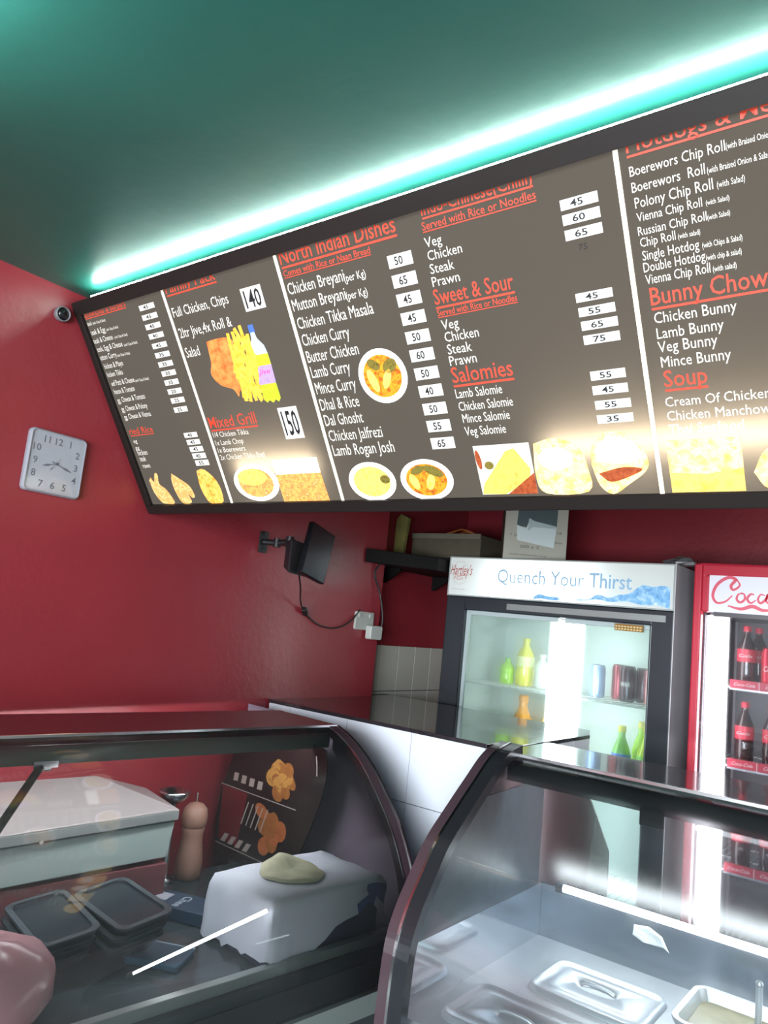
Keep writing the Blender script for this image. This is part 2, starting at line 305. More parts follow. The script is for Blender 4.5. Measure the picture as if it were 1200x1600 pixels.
TEXTS = [
    (1, 'r', 'andwiches & Burgers', 0.028, 0.638, 0.247, 0.0176),
    (1, 'w', 'teak', 0.026, 0.613, 0.052, 0.0122),
    (1, 'w', '(with Chips & Salad)', 0.056, 0.613, 0.125, 0.008),
    (1, 'w', 'teak & Egg', 0.029, 0.583, 0.107, 0.0163),
    (1, 'w', '(with Chips & Salad)', 0.112, 0.584, 0.176, 0.0078),
    (1, 'w', 'teak & Cheese', 0.027, 0.556, 0.131, 0.0163),
    (1, 'w', '(with Chips & Salad)', 0.14, 0.556, 0.208, 0.0078),
    (1, 'w', 'teak, Egg & Cheese', 0.029, 0.529, 0.167, 0.0163),
    (1, 'w', '(with Chips & Salad)', 0.174, 0.527, 0.241, 0.008),
    (1, 'w', 'utton Curry', 0.03, 0.502, 0.118, 0.0167),
    (1, 'w', '(with Chips & Salad)', 0.12, 0.501, 0.188, 0.0082),
    (1, 'w', 'hicken & Mayo', 0.035, 0.473, 0.136, 0.0167),
    (1, 'w', 'hicken Tikka', 0.034, 0.446, 0.119, 0.0167),
    (1, 'w', 'eef Patti & Cheese', 0.039, 0.416, 0.163, 0.017),
    (1, 'w', '(with Chips & Salad)', 0.166, 0.415, 0.236, 0.0082),
    (1, 'w', 'heese & Tomato', 0.037, 0.389, 0.149, 0.017),
    (1, 'w', 'gg, Cheese & Tomato', 0.038, 0.36, 0.187, 0.017),
    (1, 'w', 'gg, Cheese & Polony', 0.043, 0.33, 0.182, 0.017),
    (1, 'w', 'gg, Cheese & Vienna', 0.042, 0.303, 0.185, 0.017),
    (1, 'r', 'ried Rice', 0.04, 0.251, 0.167, 0.0213),
    (1, 'w', 'eg', 0.044, 0.221, 0.064, 0.0133),
    (1, 'w', 'gg', 0.041, 0.198, 0.063, 0.0133),
    (1, 'w', 'hicken', 0.044, 0.178, 0.096, 0.0182),
    (1, 'w', 'teak', 0.043, 0.157, 0.077, 0.0182),
    (1, 'w', 'rawn', 0.046, 0.133, 0.086, 0.0159),
    (2, 'r', 'Family Pack', 0.436, 0.638, 0.651, 0.0293),
    (2, 'w', 'Full Chicken, Chips', 0.429, 0.571, 0.669, 0.0263),
    (2, 'w', '2ltr Jive,4x Roll &', 0.421, 0.512, 0.651, 0.0273),
    (2, 'w', 'Salad', 0.419, 0.455, 0.488, 0.0283),
    (2, 'r', 'Mixed Grill', 0.428, 0.241, 0.635, 0.0333),
    (2, 'w', '1/4 Chicken Tikka', 0.432, 0.212, 0.591, 0.016),
    (2, 'w', '1x Lamb Chop', 0.435, 0.187, 0.56, 0.016),
    (2, 'w', '1x Boerewors', 0.438, 0.164, 0.56, 0.016),
    (2, 'w', '2x Chicken Tikka Boti', 0.437, 0.141, 0.631, 0.016),
    (3, 'r', 'North Indian Dishes', 0.893, 0.626, 1.245, 0.0348),
    (3, 'r', 'Comes with Rice or Naan Bread', 0.89, 0.597, 1.163, 0.0147),
    (3, 'w', 'Chicken Breyani', 0.881, 0.553, 1.068, 0.0277),
    (3, 'w', '(per Kg)', 1.073, 0.55, 1.137, 0.0174),
    (3, 'w', 'Mutton Breyani', 0.88, 0.512, 1.058, 0.0281),
    (3, 'w', '(per Kg)', 1.066, 0.51, 1.13, 0.0179),
    (3, 'w', 'Chicken Tikka Masala', 0.877, 0.467, 1.125, 0.0281),
    (3, 'w', 'Chicken Curry', 0.874, 0.424, 1.036, 0.029),
    (3, 'w', 'Butter Chicken', 0.872, 0.381, 1.049, 0.0295),
    (3, 'w', 'Lamb Curry', 0.874, 0.341, 1.011, 0.03),
    (3, 'w', 'Mince Curry', 0.877, 0.298, 1.017, 0.0305),
    (3, 'w', 'Dhal & Rice', 0.876, 0.254, 1.012, 0.0305),
    (3, 'w', 'Dal Ghosht', 0.878, 0.212, 1.012, 0.0298),
    (3, 'w', 'Chicken Jalfrezi', 0.884, 0.17, 1.064, 0.0293),
    (3, 'w', 'Lamb Rogan Josh', 0.886, 0.129, 1.09, 0.0298),
    (4, 'r', 'Indo-Chinese(Chilli)', 1.316, 0.641, 1.571, 0.0256),
    (4, 'r', 'Served with Rice or Noodles', 1.311, 0.612, 1.573, 0.016),
    (4, 'w', 'Veg', 1.309, 0.577, 1.351, 0.02),
    (4, 'w', 'Chicken', 1.309, 0.55, 1.394, 0.0197),
    (4, 'w', 'Steak', 1.308, 0.522, 1.368, 0.0203),
    (4, 'w', 'Prawn', 1.306, 0.495, 1.375, 0.0203),
    (4, 'r', 'Sweet & Sour', 1.302, 0.457, 1.494, 0.032),
    (4, 'r', 'Served with Rice or Noodles', 1.302, 0.432, 1.496, 0.0135),
    (4, 'w', 'Veg', 1.306, 0.401, 1.349, 0.0211),
    (4, 'w', 'Chicken', 1.307, 0.374, 1.393, 0.0211),
    (4, 'w', 'Steak', 1.307, 0.346, 1.369, 0.0217),
    (4, 'w', 'Prawn', 1.306, 0.32, 1.375, 0.0217),
    (4, 'r', 'Salomies', 1.303, 0.281, 1.455, 0.0348),
    (4, 'w', 'Lamb Salomie', 1.303, 0.245, 1.421, 0.0209),
    (4, 'w', 'Chicken Salomie', 1.304, 0.215, 1.441, 0.0209),
    (4, 'w', 'Mince Salomie', 1.307, 0.186, 1.427, 0.0209),
    (4, 'w', 'Veg Salomie', 1.306, 0.155, 1.411, 0.0212),
    (5, 'r', 'Hotdogs & Me', 1.751, 0.642, 1.981, 0.0267),
    (5, 'w', 'Boerewors Chip Roll', 1.752, 0.603, 1.909, 0.0165),
    (5, 'w', '(with Braised Onion', 1.91, 0.604, 1.977, 0.0096),
    (5, 'w', 'Boerewors  Roll', 1.752, 0.576, 1.875, 0.0167),
    (5, 'w', '(with Braised Onion & Salad)', 1.878, 0.575, 1.976, 0.0099),
    (5, 'w', 'Polony Chip Roll', 1.754, 0.549, 1.885, 0.0179),
    (5, 'w', '(with Salad)', 1.891, 0.549, 1.934, 0.01),
    (5, 'w', 'Vienna Chip Roll', 1.754, 0.526, 1.865, 0.0151),
    (5, 'w', '(with Salad)', 1.871, 0.526, 1.908, 0.0082),
    (5, 'w', 'Russian Chip Roll', 1.753, 0.502, 1.87, 0.0152),
    (5, 'w', '(with Salad)', 1.871, 0.502, 1.907, 0.0084),
    (5, 'w', 'Chip Roll', 1.754, 0.482, 1.816, 0.0156),
    (5, 'w', '(with salad)', 1.82, 0.482, 1.857, 0.0087),
    (5, 'w', 'Single Hotdog', 1.755, 0.458, 1.853, 0.0167),
    (5, 'w', '(with Chips & Salad)', 1.858, 0.458, 1.922, 0.0096),
    (5, 'w', 'Double Hotdog', 1.754, 0.437, 1.861, 0.0169),
    (5, 'w', '(with chip & salad)', 1.862, 0.436, 1.919, 0.0097),
    (5, 'w', 'Vienna Chip Roll', 1.755, 0.415, 1.867, 0.017),
    (5, 'w', '(with salad)', 1.871, 0.415, 1.909, 0.0098),
    (5, 'r', 'Bunny Chow', 1.759, 0.376, 1.956, 0.0315),
    (5, 'w', 'Chicken Bunny', 1.761, 0.342, 1.903, 0.0198),
    (5, 'w', 'Lamb Bunny', 1.762, 0.313, 1.879, 0.02),
    (5, 'w', 'Veg Bunny', 1.761, 0.287, 1.866, 0.0205),
    (5, 'w', 'Mince Bunny', 1.763, 0.258, 1.886, 0.0205),
    (5, 'r', 'Soup', 1.764, 0.22, 1.842, 0.0312),
    (5, 'w', 'Cream Of Chicken', 1.761, 0.181, 1.944, 0.0185),
    (5, 'w', 'Chicken Manchow', 1.761, 0.153, 1.943, 0.0188),
    (5, 'w', 'Thai Seafood', 1.761, 0.126, 1.896, 0.019),
]
STICKERS = [
    (1, '45', 0.34, 0.62, 0.071, 0.0154),
    (1, '45', 0.339, 0.592, 0.071, 0.0155),
    (1, '45', 0.339, 0.564, 0.07, 0.0156),
    (1, '40', 0.339, 0.536, 0.069, 0.0157),
    (1, '45', 0.339, 0.507, 0.068, 0.0159),
    (1, '35', 0.338, 0.479, 0.068, 0.016),
    (1, '35', 0.338, 0.451, 0.067, 0.0161),
    (1, '30', 0.338, 0.423, 0.066, 0.0162),
    (1, '35', 0.337, 0.395, 0.065, 0.0163),
    (1, '20', 0.337, 0.367, 0.065, 0.0164),
    (1, '25', 0.337, 0.339, 0.064, 0.0165),
    (1, '25', 0.336, 0.31, 0.063, 0.0166),
    (1, '40', 0.342, 0.228, 0.062, 0.016),
    (1, '45', 0.344, 0.205, 0.062, 0.0165),
    (1, '45', 0.347, 0.182, 0.063, 0.017),
    (1, '45', 0.349, 0.16, 0.063, 0.0176),
    (1, '55', 0.352, 0.137, 0.063, 0.0181),
    (2, '140', 0.767, 0.568, 0.075, 0.0588),
    (2, '150', 0.772, 0.231, 0.071, 0.0894),
    (3, '50', 1.238, 0.567, 0.065, 0.0282),
    (3, '65', 1.238, 0.524, 0.065, 0.0282),
    (3, '45', 1.238, 0.482, 0.065, 0.0282),
    (3, '45', 1.238, 0.44, 0.065, 0.0281),
    (3, '50', 1.238, 0.397, 0.065, 0.0281),
    (3, '60', 1.238, 0.355, 0.065, 0.0281),
    (3, '50', 1.239, 0.312, 0.065, 0.0281),
    (3, '40', 1.239, 0.27, 0.065, 0.028),
    (3, '50', 1.239, 0.227, 0.065, 0.028),
    (3, '55', 1.239, 0.185, 0.065, 0.028),
    (3, '65', 1.239, 0.142, 0.065, 0.028),
    (4, '45', 1.654, 0.587, 0.073, 0.0191),
    (4, '60', 1.654, 0.56, 0.073, 0.0191),
    (4, '65', 1.654, 0.532, 0.073, 0.0191),
    (4, '45', 1.655, 0.414, 0.073, 0.0174),
    (4, '55', 1.656, 0.386, 0.073, 0.0177),
    (4, '65', 1.657, 0.359, 0.073, 0.018),
    (4, '75', 1.657, 0.331, 0.073, 0.0183),
    (4, '55', 1.658, 0.258, 0.071, 0.0187),
    (4, '45', 1.658, 0.228, 0.072, 0.0185),
    (4, '55', 1.659, 0.197, 0.073, 0.0182),
    (4, '35', 1.659, 0.167, 0.074, 0.018),
]
fb = lambda n: (lambda u, v: (u, v, n))
for p in range(1, 6):
    for q, c, s, u0, v, u1, cap in TEXTS:
        if q != p: continue
        lo = {2: .4425, 3: .893}.get(p, 0); d = max(0, lo-u0); u0 += d; u1 += d*.6
        if c == 'w': G().text(s, fb(.0012), u0, v, u1-u0, cap).build('menu_line', TXT_W, panels[p-1])
        else: tag(G().text(s, fb(.0012), u0, v, u1-u0, cap, bold=.006, under=cap*.16).build('menu_heading', TXT_R, panels[p-1]), 'red underlined heading')
    if p == 4: G().text('75', fb(.0012), 1.640, .501, .017, .011).build('bare_price', INK, panels[3])
for p, s, u, v, w, h in STICKERS:
    g = G().box(u-w/2, u+w/2, v-h/2, v+h/2, .0006, .0014)
    k = .62 if h < .04 else .74; tw = w*(.34 if len(s) == 2 else .78)
    g.text(s, fb(.002), u-w*.06 if len(s) == 2 else u, v-h*k/2, tw, h*k, 1, bold=.014 if len(s) == 2 else .012, align='c')
    g.build('price_sticker', [STICK, INK], panels[p-1])
# printed food pictures
WHITE_PL = lambda e: mat('plate_print_%g' % e, (.85, .83, .78), emit=e, ecol=(1, .95, .85))
CURRY = food('curry_print', [(.12, .03, .01), (.55, .12, .01), (.75, .30, .02), (.35, .06, .01)], 75, .75)
RICE = food('rice_print', [(.62, .32, .03), (.90, .58, .13), (.80, .48, .09)], 70, .9)
GREENS = food('greens_print', [(.05, .06, .01), (.20, .16, .03), (.10, .05, .01)], 90, .5)
def plate(pi, u, v, ru, rv, mats_, ePl=.62, extra=()):
    g = G().poly([(a, b, .0006) for a, b in ell(u, v, ru, rv)], 0).poly([(a, b, .0012) for a, b in ell(u, v, ru*.78, rv*.78)], 1)
    for (du, dv, r1, r2, rot, mi) in extra: g.poly([(a, b, .0016) for a, b in ell(u+du, v+dv, r1, r2, 20, rot)], mi)
    return g.build('food_picture', [WHITE_PL(ePl)]+list(mats_), panels[pi])
plate(2, 1.113, .320, .072, .067, [CURRY, GREENS, RICE], .5, ((.028, .022, .022, .016, .5, 2), (-.018, .030, .02, .012, 2.6, 2), (-.03, -.008, .012, .03, .3, 3), (.012, -.008, .011, .026, -.5, 3)))
plate(2, .996, .052, .077, .054, [RICE, GREENS], 1.3, ((.045, .005, .016, .012, 0, 2),))
plate(2, 1.167, .051, .078, .054, [CURRY, GREENS, RICE], .6, ((.026, .022, .03, .012, -.4, 2), (-.02, .026, .022, .010, .3, 2), (-.036, -.004, .012, .022, .4, 3), (.012, -.006, .012, .022, -.4, 3)))
# family pack: roast chicken, chips and a bottle of lime drink
ROAST = food('roast_chicken_print', [(.42, .07, .015), (.72, .20, .05), (.80, .30, .08)], 40, .75)
CHIPS = food('chips_print', [(.70, .28, .02), (.90, .46, .05), (.92, .55, .10)], 70, .75)
def blob(pts, n=4): return [(p.x, p.y) for p in spline([Vector(q) for q in pts]+[Vector(pts[0])], n)][:-1]
G().poly([(a, b, .0008) for a, b in blob([(.542, .487), (.585, .489), (.634, .484), (.660, .45), (.655, .36), (.640, .335), (.615, .338), (.604, .322), (.590, .345), (.545, .362), (.520, .395), (.535, .43)])]).build('food_picture', ROAST, panels[1])
g = G()
for k in range(46):
    u = random.uniform(.628, .706); v = random.uniform(.335, .47); a = random.gauss(.12, .22); l = random.uniform(.025, .045)
    if v < .37 and random.random() < .5: u = random.uniform(.628, .675)
    d = Vector((sin(a)*l, cos(a)*l)); q = Vector((d.y, -d.x)).normalized()*.006; c = Vector((u, v))
    g.poly([(*(c+d+q), .001+k*1e-5), (*(c+d-q), .001+k*1e-5), (*(c-d-q), .001+k*1e-5), (*(c-d+q), .001+k*1e-5)])
g.build('food_picture', CHIPS, panels[1])
cap_m = mat('bottle_cap_print', (.06, .14, .62), emit=.6); neck_m = mat('bottle_clear_print', (.45, .60, .68), emit=.5)
lime_m = food('lime_drink_print', [(.38, .45, .02), (.50, .55, .04)], 20, .7); lab_m = food('purple_label_print', [(.30, .18, .55), (.42, .30, .65), (.32, .20, .58)], 50, .6); labr = mat('label_script_print', (.75, .10, .30), emit=.6)
g = G().poly([(a, b, .001) for a, b in [(.719, .505), (.738, .505), (.739, .485), (.718, .485)]], 0)
g.poly([(a, b, .0009) for a, b in [(.721, .485), (.736, .485), (.739, .468), (.757, .447), (.762, .425), (.698, .425), (.703, .447), (.718, .468)]], 1)
g.poly([(a, b, .0009) for a, b in [(.698, .425), (.762, .425), (.763, .395), (.697, .395)]], 2)
g.poly([(a, b, .0009) for a, b in [(.697, .395), (.763, .395), (.761, .345), (.699, .345)]], 3)
g.poly([(a, b, .0009) for a, b in [(.699, .345), (.761, .345), (.762, .303), (.752, .293), (.742, .300), (.730, .292), (.718, .300), (.708, .294), (.698, .303)]], 2)
g.text('Jive', fb(.0012), .706, .372, .045, .014, 4, shear=.3, bold=.02)
g.build('food_picture', [cap_m, neck_m, lime_m, lab_m, labr], panels[1])
# row of pictures along the bottom of the panels
WRAP = food('wrap_print', [(.35, .14, .03), (.80, .50, .20), (.62, .28, .07), (.85, .60, .30)], 45, .8)
BURG = food('burger_print', [(.40, .10, .01), (.80, .35, .05), (.85, .50, .12), (.50, .12, .02)], 45, .8)
HOT = food('overlit_burger_print', [(.80, .28, .03), (.95, .52, .12), (.98, .68, .25), (.75, .25, .03)], 38, 2.0)  # backlight glare put into these pictures as stronger emission
GLARE_W = mat('painted_glare_white', (.9, .88, .8), emit=2.4, ecol=(1, .93, .75))  # white patches paint the blown-out glare of the backlight
SAUSAGE = food('sausage_chips_print', [(.30, .06, .02), (.75, .38, .10), (.55, .18, .05), (.90, .55, .22)], 60, 1.0)
SALO = food('flatbread_roll_print', [(.45, .26, .04), (.78, .52, .10), (.70, .42, .08)], 50, .75)
RAGU = food('red_filling_print', [(.20, .03, .01), (.45, .10, .03)], 80, .5)
g = G().poly([(a, b, .001) for a, b in blob([(.052, .088), (.066, .098), (.075, .082), (.095, .112), (.108, .105), (.100, .075), (.128, .052), (.148, .006), (.105, .003), (.078, .010), (.056, .045)])])
g.build('food_picture', WRAP, panels[0])
g = G().poly([(a, b, .001) for a, b in blob([(.182, .108), (.215, .088), (.252, .062), (.262, .028), (.246, .022), (.232, .036), (.236, .006), (.190, .004), (.172, .040), (.170, .080)])])
g.build('food_picture', WRAP, panels[0])
G().poly([(a, b, .001) for a, b in blob([(.312, .112), (.345, .116), (.378, .092), (.396, .060), (.396, .020), (.382, .002), (.330, .002), (.312, .024), (.304, .060)])]).build('food_picture', BURG, panels[0])
plate(1, .562, .063, .094, .058, [SAUSAGE, RICE], 1.3, ((-.01, .018, .062, .026, 0, 2),))
g = G().poly([(.655, .129, .0008), (.827, .129, .0008), (.827, .085, .0008), (.655, .085, .0008)], 1).poly([(.655, .085, .0008), (.827, .085, .0008), (.832, .002, .0008), (.655, .002, .0008)], 0)
g.build('food_picture', [SAUSAGE, GLARE_W], panels[1])
g = G().poly([(a, b, .0008) for a, b in [(1.317, .129), (1.459, .129), (1.459, .008), (1.317, .008)]], 0)
g.poly([(a, b, .0011) for a, b in [(1.318, .010), (1.328, .036), (1.398, .112), (1.420, .118), (1.452, .068), (1.446, .040), (1.378, .008)]], 1)
g.poly([(a, b, .0012) for a, b in [(1.385, .008), (1.459, .058), (1.459, .008)]], 2).poly([(a, b, .0012) for a, b in ell(1.325, .095, .007, .024, 14, .1)], 2).poly([(a, b, .0012) for a, b in ell(1.350, .080, .012, .010, 12)], 3)
g.build('food_picture', [mat('pale_plate_print', (.62, .60, .52), emit=.45), SALO, RAGU, GREENS], panels[3])
g = G().poly([(a, b, .0009) for a, b in blob([(1.470, .125), (1.520, .134), (1.570, .112), (1.585, .060), (1.578, .010), (1.480, .008), (1.462, .05)])], 0).poly([(a, b, .0014) for a, b in ell(1.515, .088, .040, .026, 20)], 1)
g.build('food_picture', [HOT, GLARE_W], panels[3])
G().poly([(a, b, .001) for a, b in blob([(1.594, .070), (1.602, .112), (1.640, .140), (1.690, .124), (1.712, .080), (1.706, .052), (1.668, .024), (1.632, .003), (1.606, .022)])], 0).poly([(a, b, .0014) for a, b in blob([(1.606, .078), (1.612, .108), (1.642, .130), (1.684, .116), (1.700, .084), (1.66, .070)])], 1).poly([(a, b, .0015) for a, b in blob([(1.606, .05), (1.66, .062), (1.70, .056), (1.67, .04), (1.63, .03)])], 2).build('food_picture', [HOT, GLARE_W, RAGU], panels[3])
g = G().poly([(a, b, .0008) for a, b in [(1.752, .112), (1.888, .112), (1.888, .003), (1.752, .003)]], 0).poly([(a, b, .0011) for a, b in [(1.752, .112), (1.888, .112), (1.888, .050), (1.820, .040), (1.752, .046)]], 1)
g.build('food_picture', [food('toasted_bun_print', [(.85, .38, .04), (1, .62, .12), (.95, .48, .07)], 30, 1.0), HOT], panels[4])
G().poly([(a, b, .001) for a, b in blob([(1.905, .040), (1.93, .085), (1.99, .10), (2.05, .08), (2.07, .03), (2.0, .004), (1.93, .006)])]).build('food_picture', HOT, panels[4])

cl = thing('added_uplight', 'added unseen uplight trough under the ceiling near the left wall', 'light', (-1.2, .27, CEIL_Z))  # unseen lamp added to brighten the ceiling corner
BAT = mat('added_trough_white', (.7, .7, .7), rough=.4)
g = G().box(-1.52, -.93, .225, .315, CEIL_Z-.098, CEIL_Z-.09).box(-1.52, -.93, .225, .231, CEIL_Z-.09, CEIL_Z-.072).box(-1.52, -.93, .309, .315, CEIL_Z-.09, CEIL_Z-.072).box(-1.52, -1.505, .231, .309, CEIL_Z-.09, CEIL_Z-.0005).box(-.945, -.93, .231, .309, CEIL_Z-.09, CEIL_Z-.0005)  # trough shaped to keep the added light off the wall
g.build('added_trough', BAT, cl, world=True)
G().tube([(-1.504, .27, CEIL_Z-.07), (-.946, .27, CEIL_Z-.07)], .012, 12).build('tube', lamp('added_uplight_tube', (.90, 1.0, 1.0), 130), cl, world=True)
# ------------------------------------------------------------------ things on the left wall
# square clock: local x runs along the wall (to the right as seen), y up, z out of the wall
MC = Matrix(((0, 0, 1, -2.209), (1, 0, 0, 1.160), (0, 1, 0, 1.972), (0, 0, 0, 1)))
ck = thing('wall_clock', 'square white wall clock with rounded corners on the red wall', 'clock', M=MC)
CL_W = mat('clock_casing', (.30, .30, .34), rough=.3); CL_F = mat('clock_face', (.36, .37, .42), rough=.15, coat=.5); CL_I = mat('clock_ink', (.14, .14, .17), rough=.5)
hw, hh = .0925, .0965
g = G(); o_ = rrect(-hw, hw, -hh, hh, .016, 6); i_ = rrect(-hw+.006, hw-.006, -hh+.006, hh-.006, .012, 6)
g.loft([[(x, y, 0) for x, y in o_], [(x, y, .012) for x, y in o_], [(x, y, .019) for x, y in rrect(-hw+.004, hw-.004, -hh+.004, hh-.004, .013, 6)], [(x, y, .019) for x, y in i_], [(x, y, .0145) for x, y in i_]], 0, False)
g.poly([(x, y, 0) for x, y in o_]); g.build('casing', CL_W, ck)
face = G().poly([(x, y, .015) for x, y in i_]).build('clock_face', CL_F, ck)
g = G()
for k in range(1, 13):
    a = radians(90-30*k); r = .068; mx = max(abs(cos(a)), abs(sin(a))); r2 = min(.083, .069/mx*.97)
    G().text(str(k), lambda u, v: (u, v, .0155), cos(a)*r2*.98, sin(a)*r2*1.02-.010, None, .0205, bold=.01, align='c').build('numeral', CL_I, face)
def hand(name, ang, l, w, tail, z):
    d = Vector((sin(radians(ang)), cos(radians(ang)))); q = Vector((d.y, -d.x)); P = lambda a, b: (*(d*a+q*b), z)
    gg = G().loft([[P(*k) for k in pts] for pts in ([(-tail, -w*.4), (l*.4, -w*.35), (l*.62, -w), (l, -w*.1), (l, w*.1), (l*.62, w), (l*.4, w*.35), (-tail, w*.4)],)], 0, False)
    gg.poly([P(-tail, -w*.4), P(l*.4, -w*.35), P(l*.62, -w), P(l, -w*.1), P(l, w*.1), P(l*.62, w), P(l*.4, w*.35), P(-tail, w*.4)])
    gg.f = gg.f[-1:]; gg.m = gg.m[-1:]; gg.sm = gg.sm[-1:]
    return gg.build(name, CL_I, ck)
hand('hour_hand', 252, .044, .0036, .012, .0165); hand('minute_hand', 108, .056, .0036, .014, .0172); hand('second_hand', 215, .03, .0012, .022, .0178)
G().lathe([(.004, .0145), (.004, .0185), (.002, .019)], n=16).build('hub', CL_I, ck)

# small round camera up in the corner
ct = thing('dome_camera', 'tiny round white-ringed dome camera in the corner above the clock', 'camera', M=Matrix(((0, .1, 1, -2.208), (1, 0, 0, 1.103), (0, 1, -.1, 2.437), (0, 0, 0, 1))))
g = G(); n = 28
g.loft([[(cos(2*pi*k/n)*r, sin(2*pi*k/n)*r, z) for k in range(n)] for r, z in ((.0225, 0), (.0240, .016), (.0225, .020), (.0200, .020), (.0195, .012))], 0, False, smooth=True)
g.build('housing_ring', mat('camera_ring', (.17, .16, .17), rough=.4), ct)
G().lathe([(.0193, .010), (.017, .015), (.011, .020), (.004, .022)], n=20).build('dome', mat('camera_dome', (.01, .01, .012), rough=.12), ct)

# little monitor on a swing arm
BLK = mat('black_plastic', (.012, .011, .012), rough=.45); BLK2 = mat('black_gloss', (.008, .008, .01), rough=.2)
mo = thing('wall_monitor', 'small black monitor on a swing arm bracket, on the red wall under the menu board', 'monitor', (-2.21, 2.067, 1.86))
g = G().prism(rrect(2.047, 2.089, 1.818, 1.905, .008), 'x', -2.21, -2.202).tube([(-2.205, 2.068, 1.893), (-2.198, 2.068, 1.893)], .008).tube([(-2.205, 2.068, 1.831), (-2.198, 2.068, 1.831)], .008)
g.build('wall_plate', BLK, mo, world=True, bevel=.001)
g = G().tube([(-2.203, 2.068, 1.862), (-2.15, 2.09, 1.862), (-2.09, 2.10, 1.868), (-2.05, 2.09, 1.86)], .012).tube([(-2.09, 2.10, 1.845), (-2.09, 2.10, 1.89)], .016).tube([(-2.15, 2.09, 1.845), (-2.15, 2.09, 1.88)], .014)
g.build('swing_arm', BLK, mo, world=True)
cs = [Vector((-2.0, 2.115, 1.955)), Vector((-2.0, 2.252, 1.915)), Vector((-2.0, 2.214, 1.716)), Vector((-2.0, 2.075, 1.750))]
nn = (cs[1]-cs[0]).cross(cs[3]-cs[0]).normalized(); nn = nn if nn.x > 0 else -nn
g = G().loft([[c-nn*.014 for c in cs], [c+nn*.014 for c in cs]]); g.build('screen', BLK2, mo, world=True, bevel=.005)
bc = [Vector((-2.02, 2.04, 1.875)), Vector((-2.02, 2.15, 1.862)), Vector((-2.02, 2.145, 1.735)), Vector((-2.02, 2.04, 1.742))]
b2 = [Vector((-2.07, 2.06, 1.868)), Vector((-2.07, 2.13, 1.860)), Vector((-2.07, 2.125, 1.76)), Vector((-2.07, 2.06, 1.765))]
G().loft([b2, bc]).build('rear_housing', BLK, mo, world=True, bevel=.006)
# its cable with an adapter lump, to the socket
pa = [(-2.04, 2.12, 1.75), (-2.09, 2.19, 1.70), (-2.17, 2.285, 1.645), (-2.2, 2.35, 1.60), (-2.2, 2.42, 1.562), (-2.2, 2.50, 1.545), (-2.2, 2.58, 1.55), (-2.2, 2.66, 1.585), (-2.2, 2.72, 1.64)]
cb = tag(G().tube(spline(pa, 6), .0035, 8).build('power_cable', BLK), 'thin black cable hanging from the monitor to the wall socket', 'cable')
d = (Vector(pa[3])-Vector(pa[2])).normalized()
M_ = Matrix.Translation((-2.197, 2.345, 1.605)) @ d.to_track_quat('X', 'Z').to_matrix().to_4x4()
G().rbox(-.022, .022, -.010, .010, -.010, .010, .006, M=M_).build('adapter', BLK, cb)
SOCK = mat('socket_plastic', (.46, .46, .42), rough=.4)
so = thing('wall_socket', 'white double wall socket with a plug in it, at the end of the red wall', 'socket', (-2.21, 2.765, 1.59))
G().prism(rrect(2.694, 2.828, 1.548, 1.632, .008), 'x', -2.21, -2.198).build('face_plate', SOCK, so, world=True, bevel=.002)
for y in (2.72, 2.80): G().prism(rrect(y-.010, y+.010, 1.605, 1.624, .003), 'x', -2.199, -2.193).build('switch', SOCK, so, world=True, bevel=.001)
G().prism(rrect(2.775, 2.862, 1.508, 1.572, .01), 'x', -2.2, -2.165).build('plug', mat('plug_plastic', (.50, .50, .47), rough=.4), so, world=True, bevel=.004)
tag(G().tube(spline([(-2.185, 2.84, 1.53), (-2.17, 2.858, 1.58), (-2.175, 2.852, 1.66), (-2.19, 2.835, 1.74), (-2.2, 2.80, 1.82), (-2.19, 2.84, 1.885)], 6), .004, 8).build('power_cable', BLK), 'black cable rising from the wall socket plug to the dark shelf', 'cable')

# dark shelf in the alcove, with what lies on it
sh = thing('wall_shelf', 'dark shelf in the alcove left of the wider fridge, under a long flat carton', 'shelf', (-2.2, 3.2, 1.9))
DARKW = mat('dark_shelf_board', (.006, .005, .005), rough=.6, spec=.2, noise=.3, nscale=10)
G().prism([(-2.203, 2.72), (-1.99, 3.02), (-1.99, 3.55), (-2.303, 3.55), (-2.303, 2.89), (-2.206, 2.885)], 'z', 1.865, 1.928).build('board', DARKW, sh, world=True, bevel=.003)
for y in (3.0, 3.45): G().prism([(-2.303, 1.866), (-2.303, 1.79), (-2.29, 1.79), (-2.20, 1.85), (-2.20, 1.866)], 'y', y, y+.015).build('bracket', DARKW, sh, world=True)
CARD = mat('dull_cardboard', (.12, .10, .065), rough=.8, noise=.2, nscale=12)
ca = thing('flat_carton', 'long flat dull brown carton lying on the dark shelf', 'carton', (-2.1, 3.25, 1.93))
G().box(-2.285, -1.87, 3.20, 3.42, 1.947, 2.068).build('carton_body', CARD, ca, world=True, bevel=.003)
G().box(-2.285, -1.87, 3.193, 3.20, 2.045, 2.072).build('lid_flap', mat('carton_flap', (.17, .15, .11), rough=.8), ca, world=True)
tag(G().box(-2.29, -2.02, 3.22, 3.40, 1.9285, 1.9465).build('folded_paper', mat('folded_paper', (.05, .045, .04), rough=.8)), 'folded dark paper under the long flat carton', 'paper')
pts = [(-2.10+.17*k/10, 3.24+.012*sin(k*.7), 2.077+.022*sin(pi*k/10)) for k in range(11)]
tag(G().tube(pts, .005, 8).tube([(p[0]+.01, p[1]+.03, max(2.076, p[2]-.008)) for p in pts], .004, 8).build('orange_cord', mat('orange_cord', (.35, .09, .015), rough=.6)), 'loop of orange cord on top of the long flat carton', 'cord')
yb = G().prism([(-2.29, 1.93), (-2.235, 1.93), (-2.215, 2.13), (-2.262, 2.15), (-2.29, 2.12)], 'y', 3.05, 3.075)
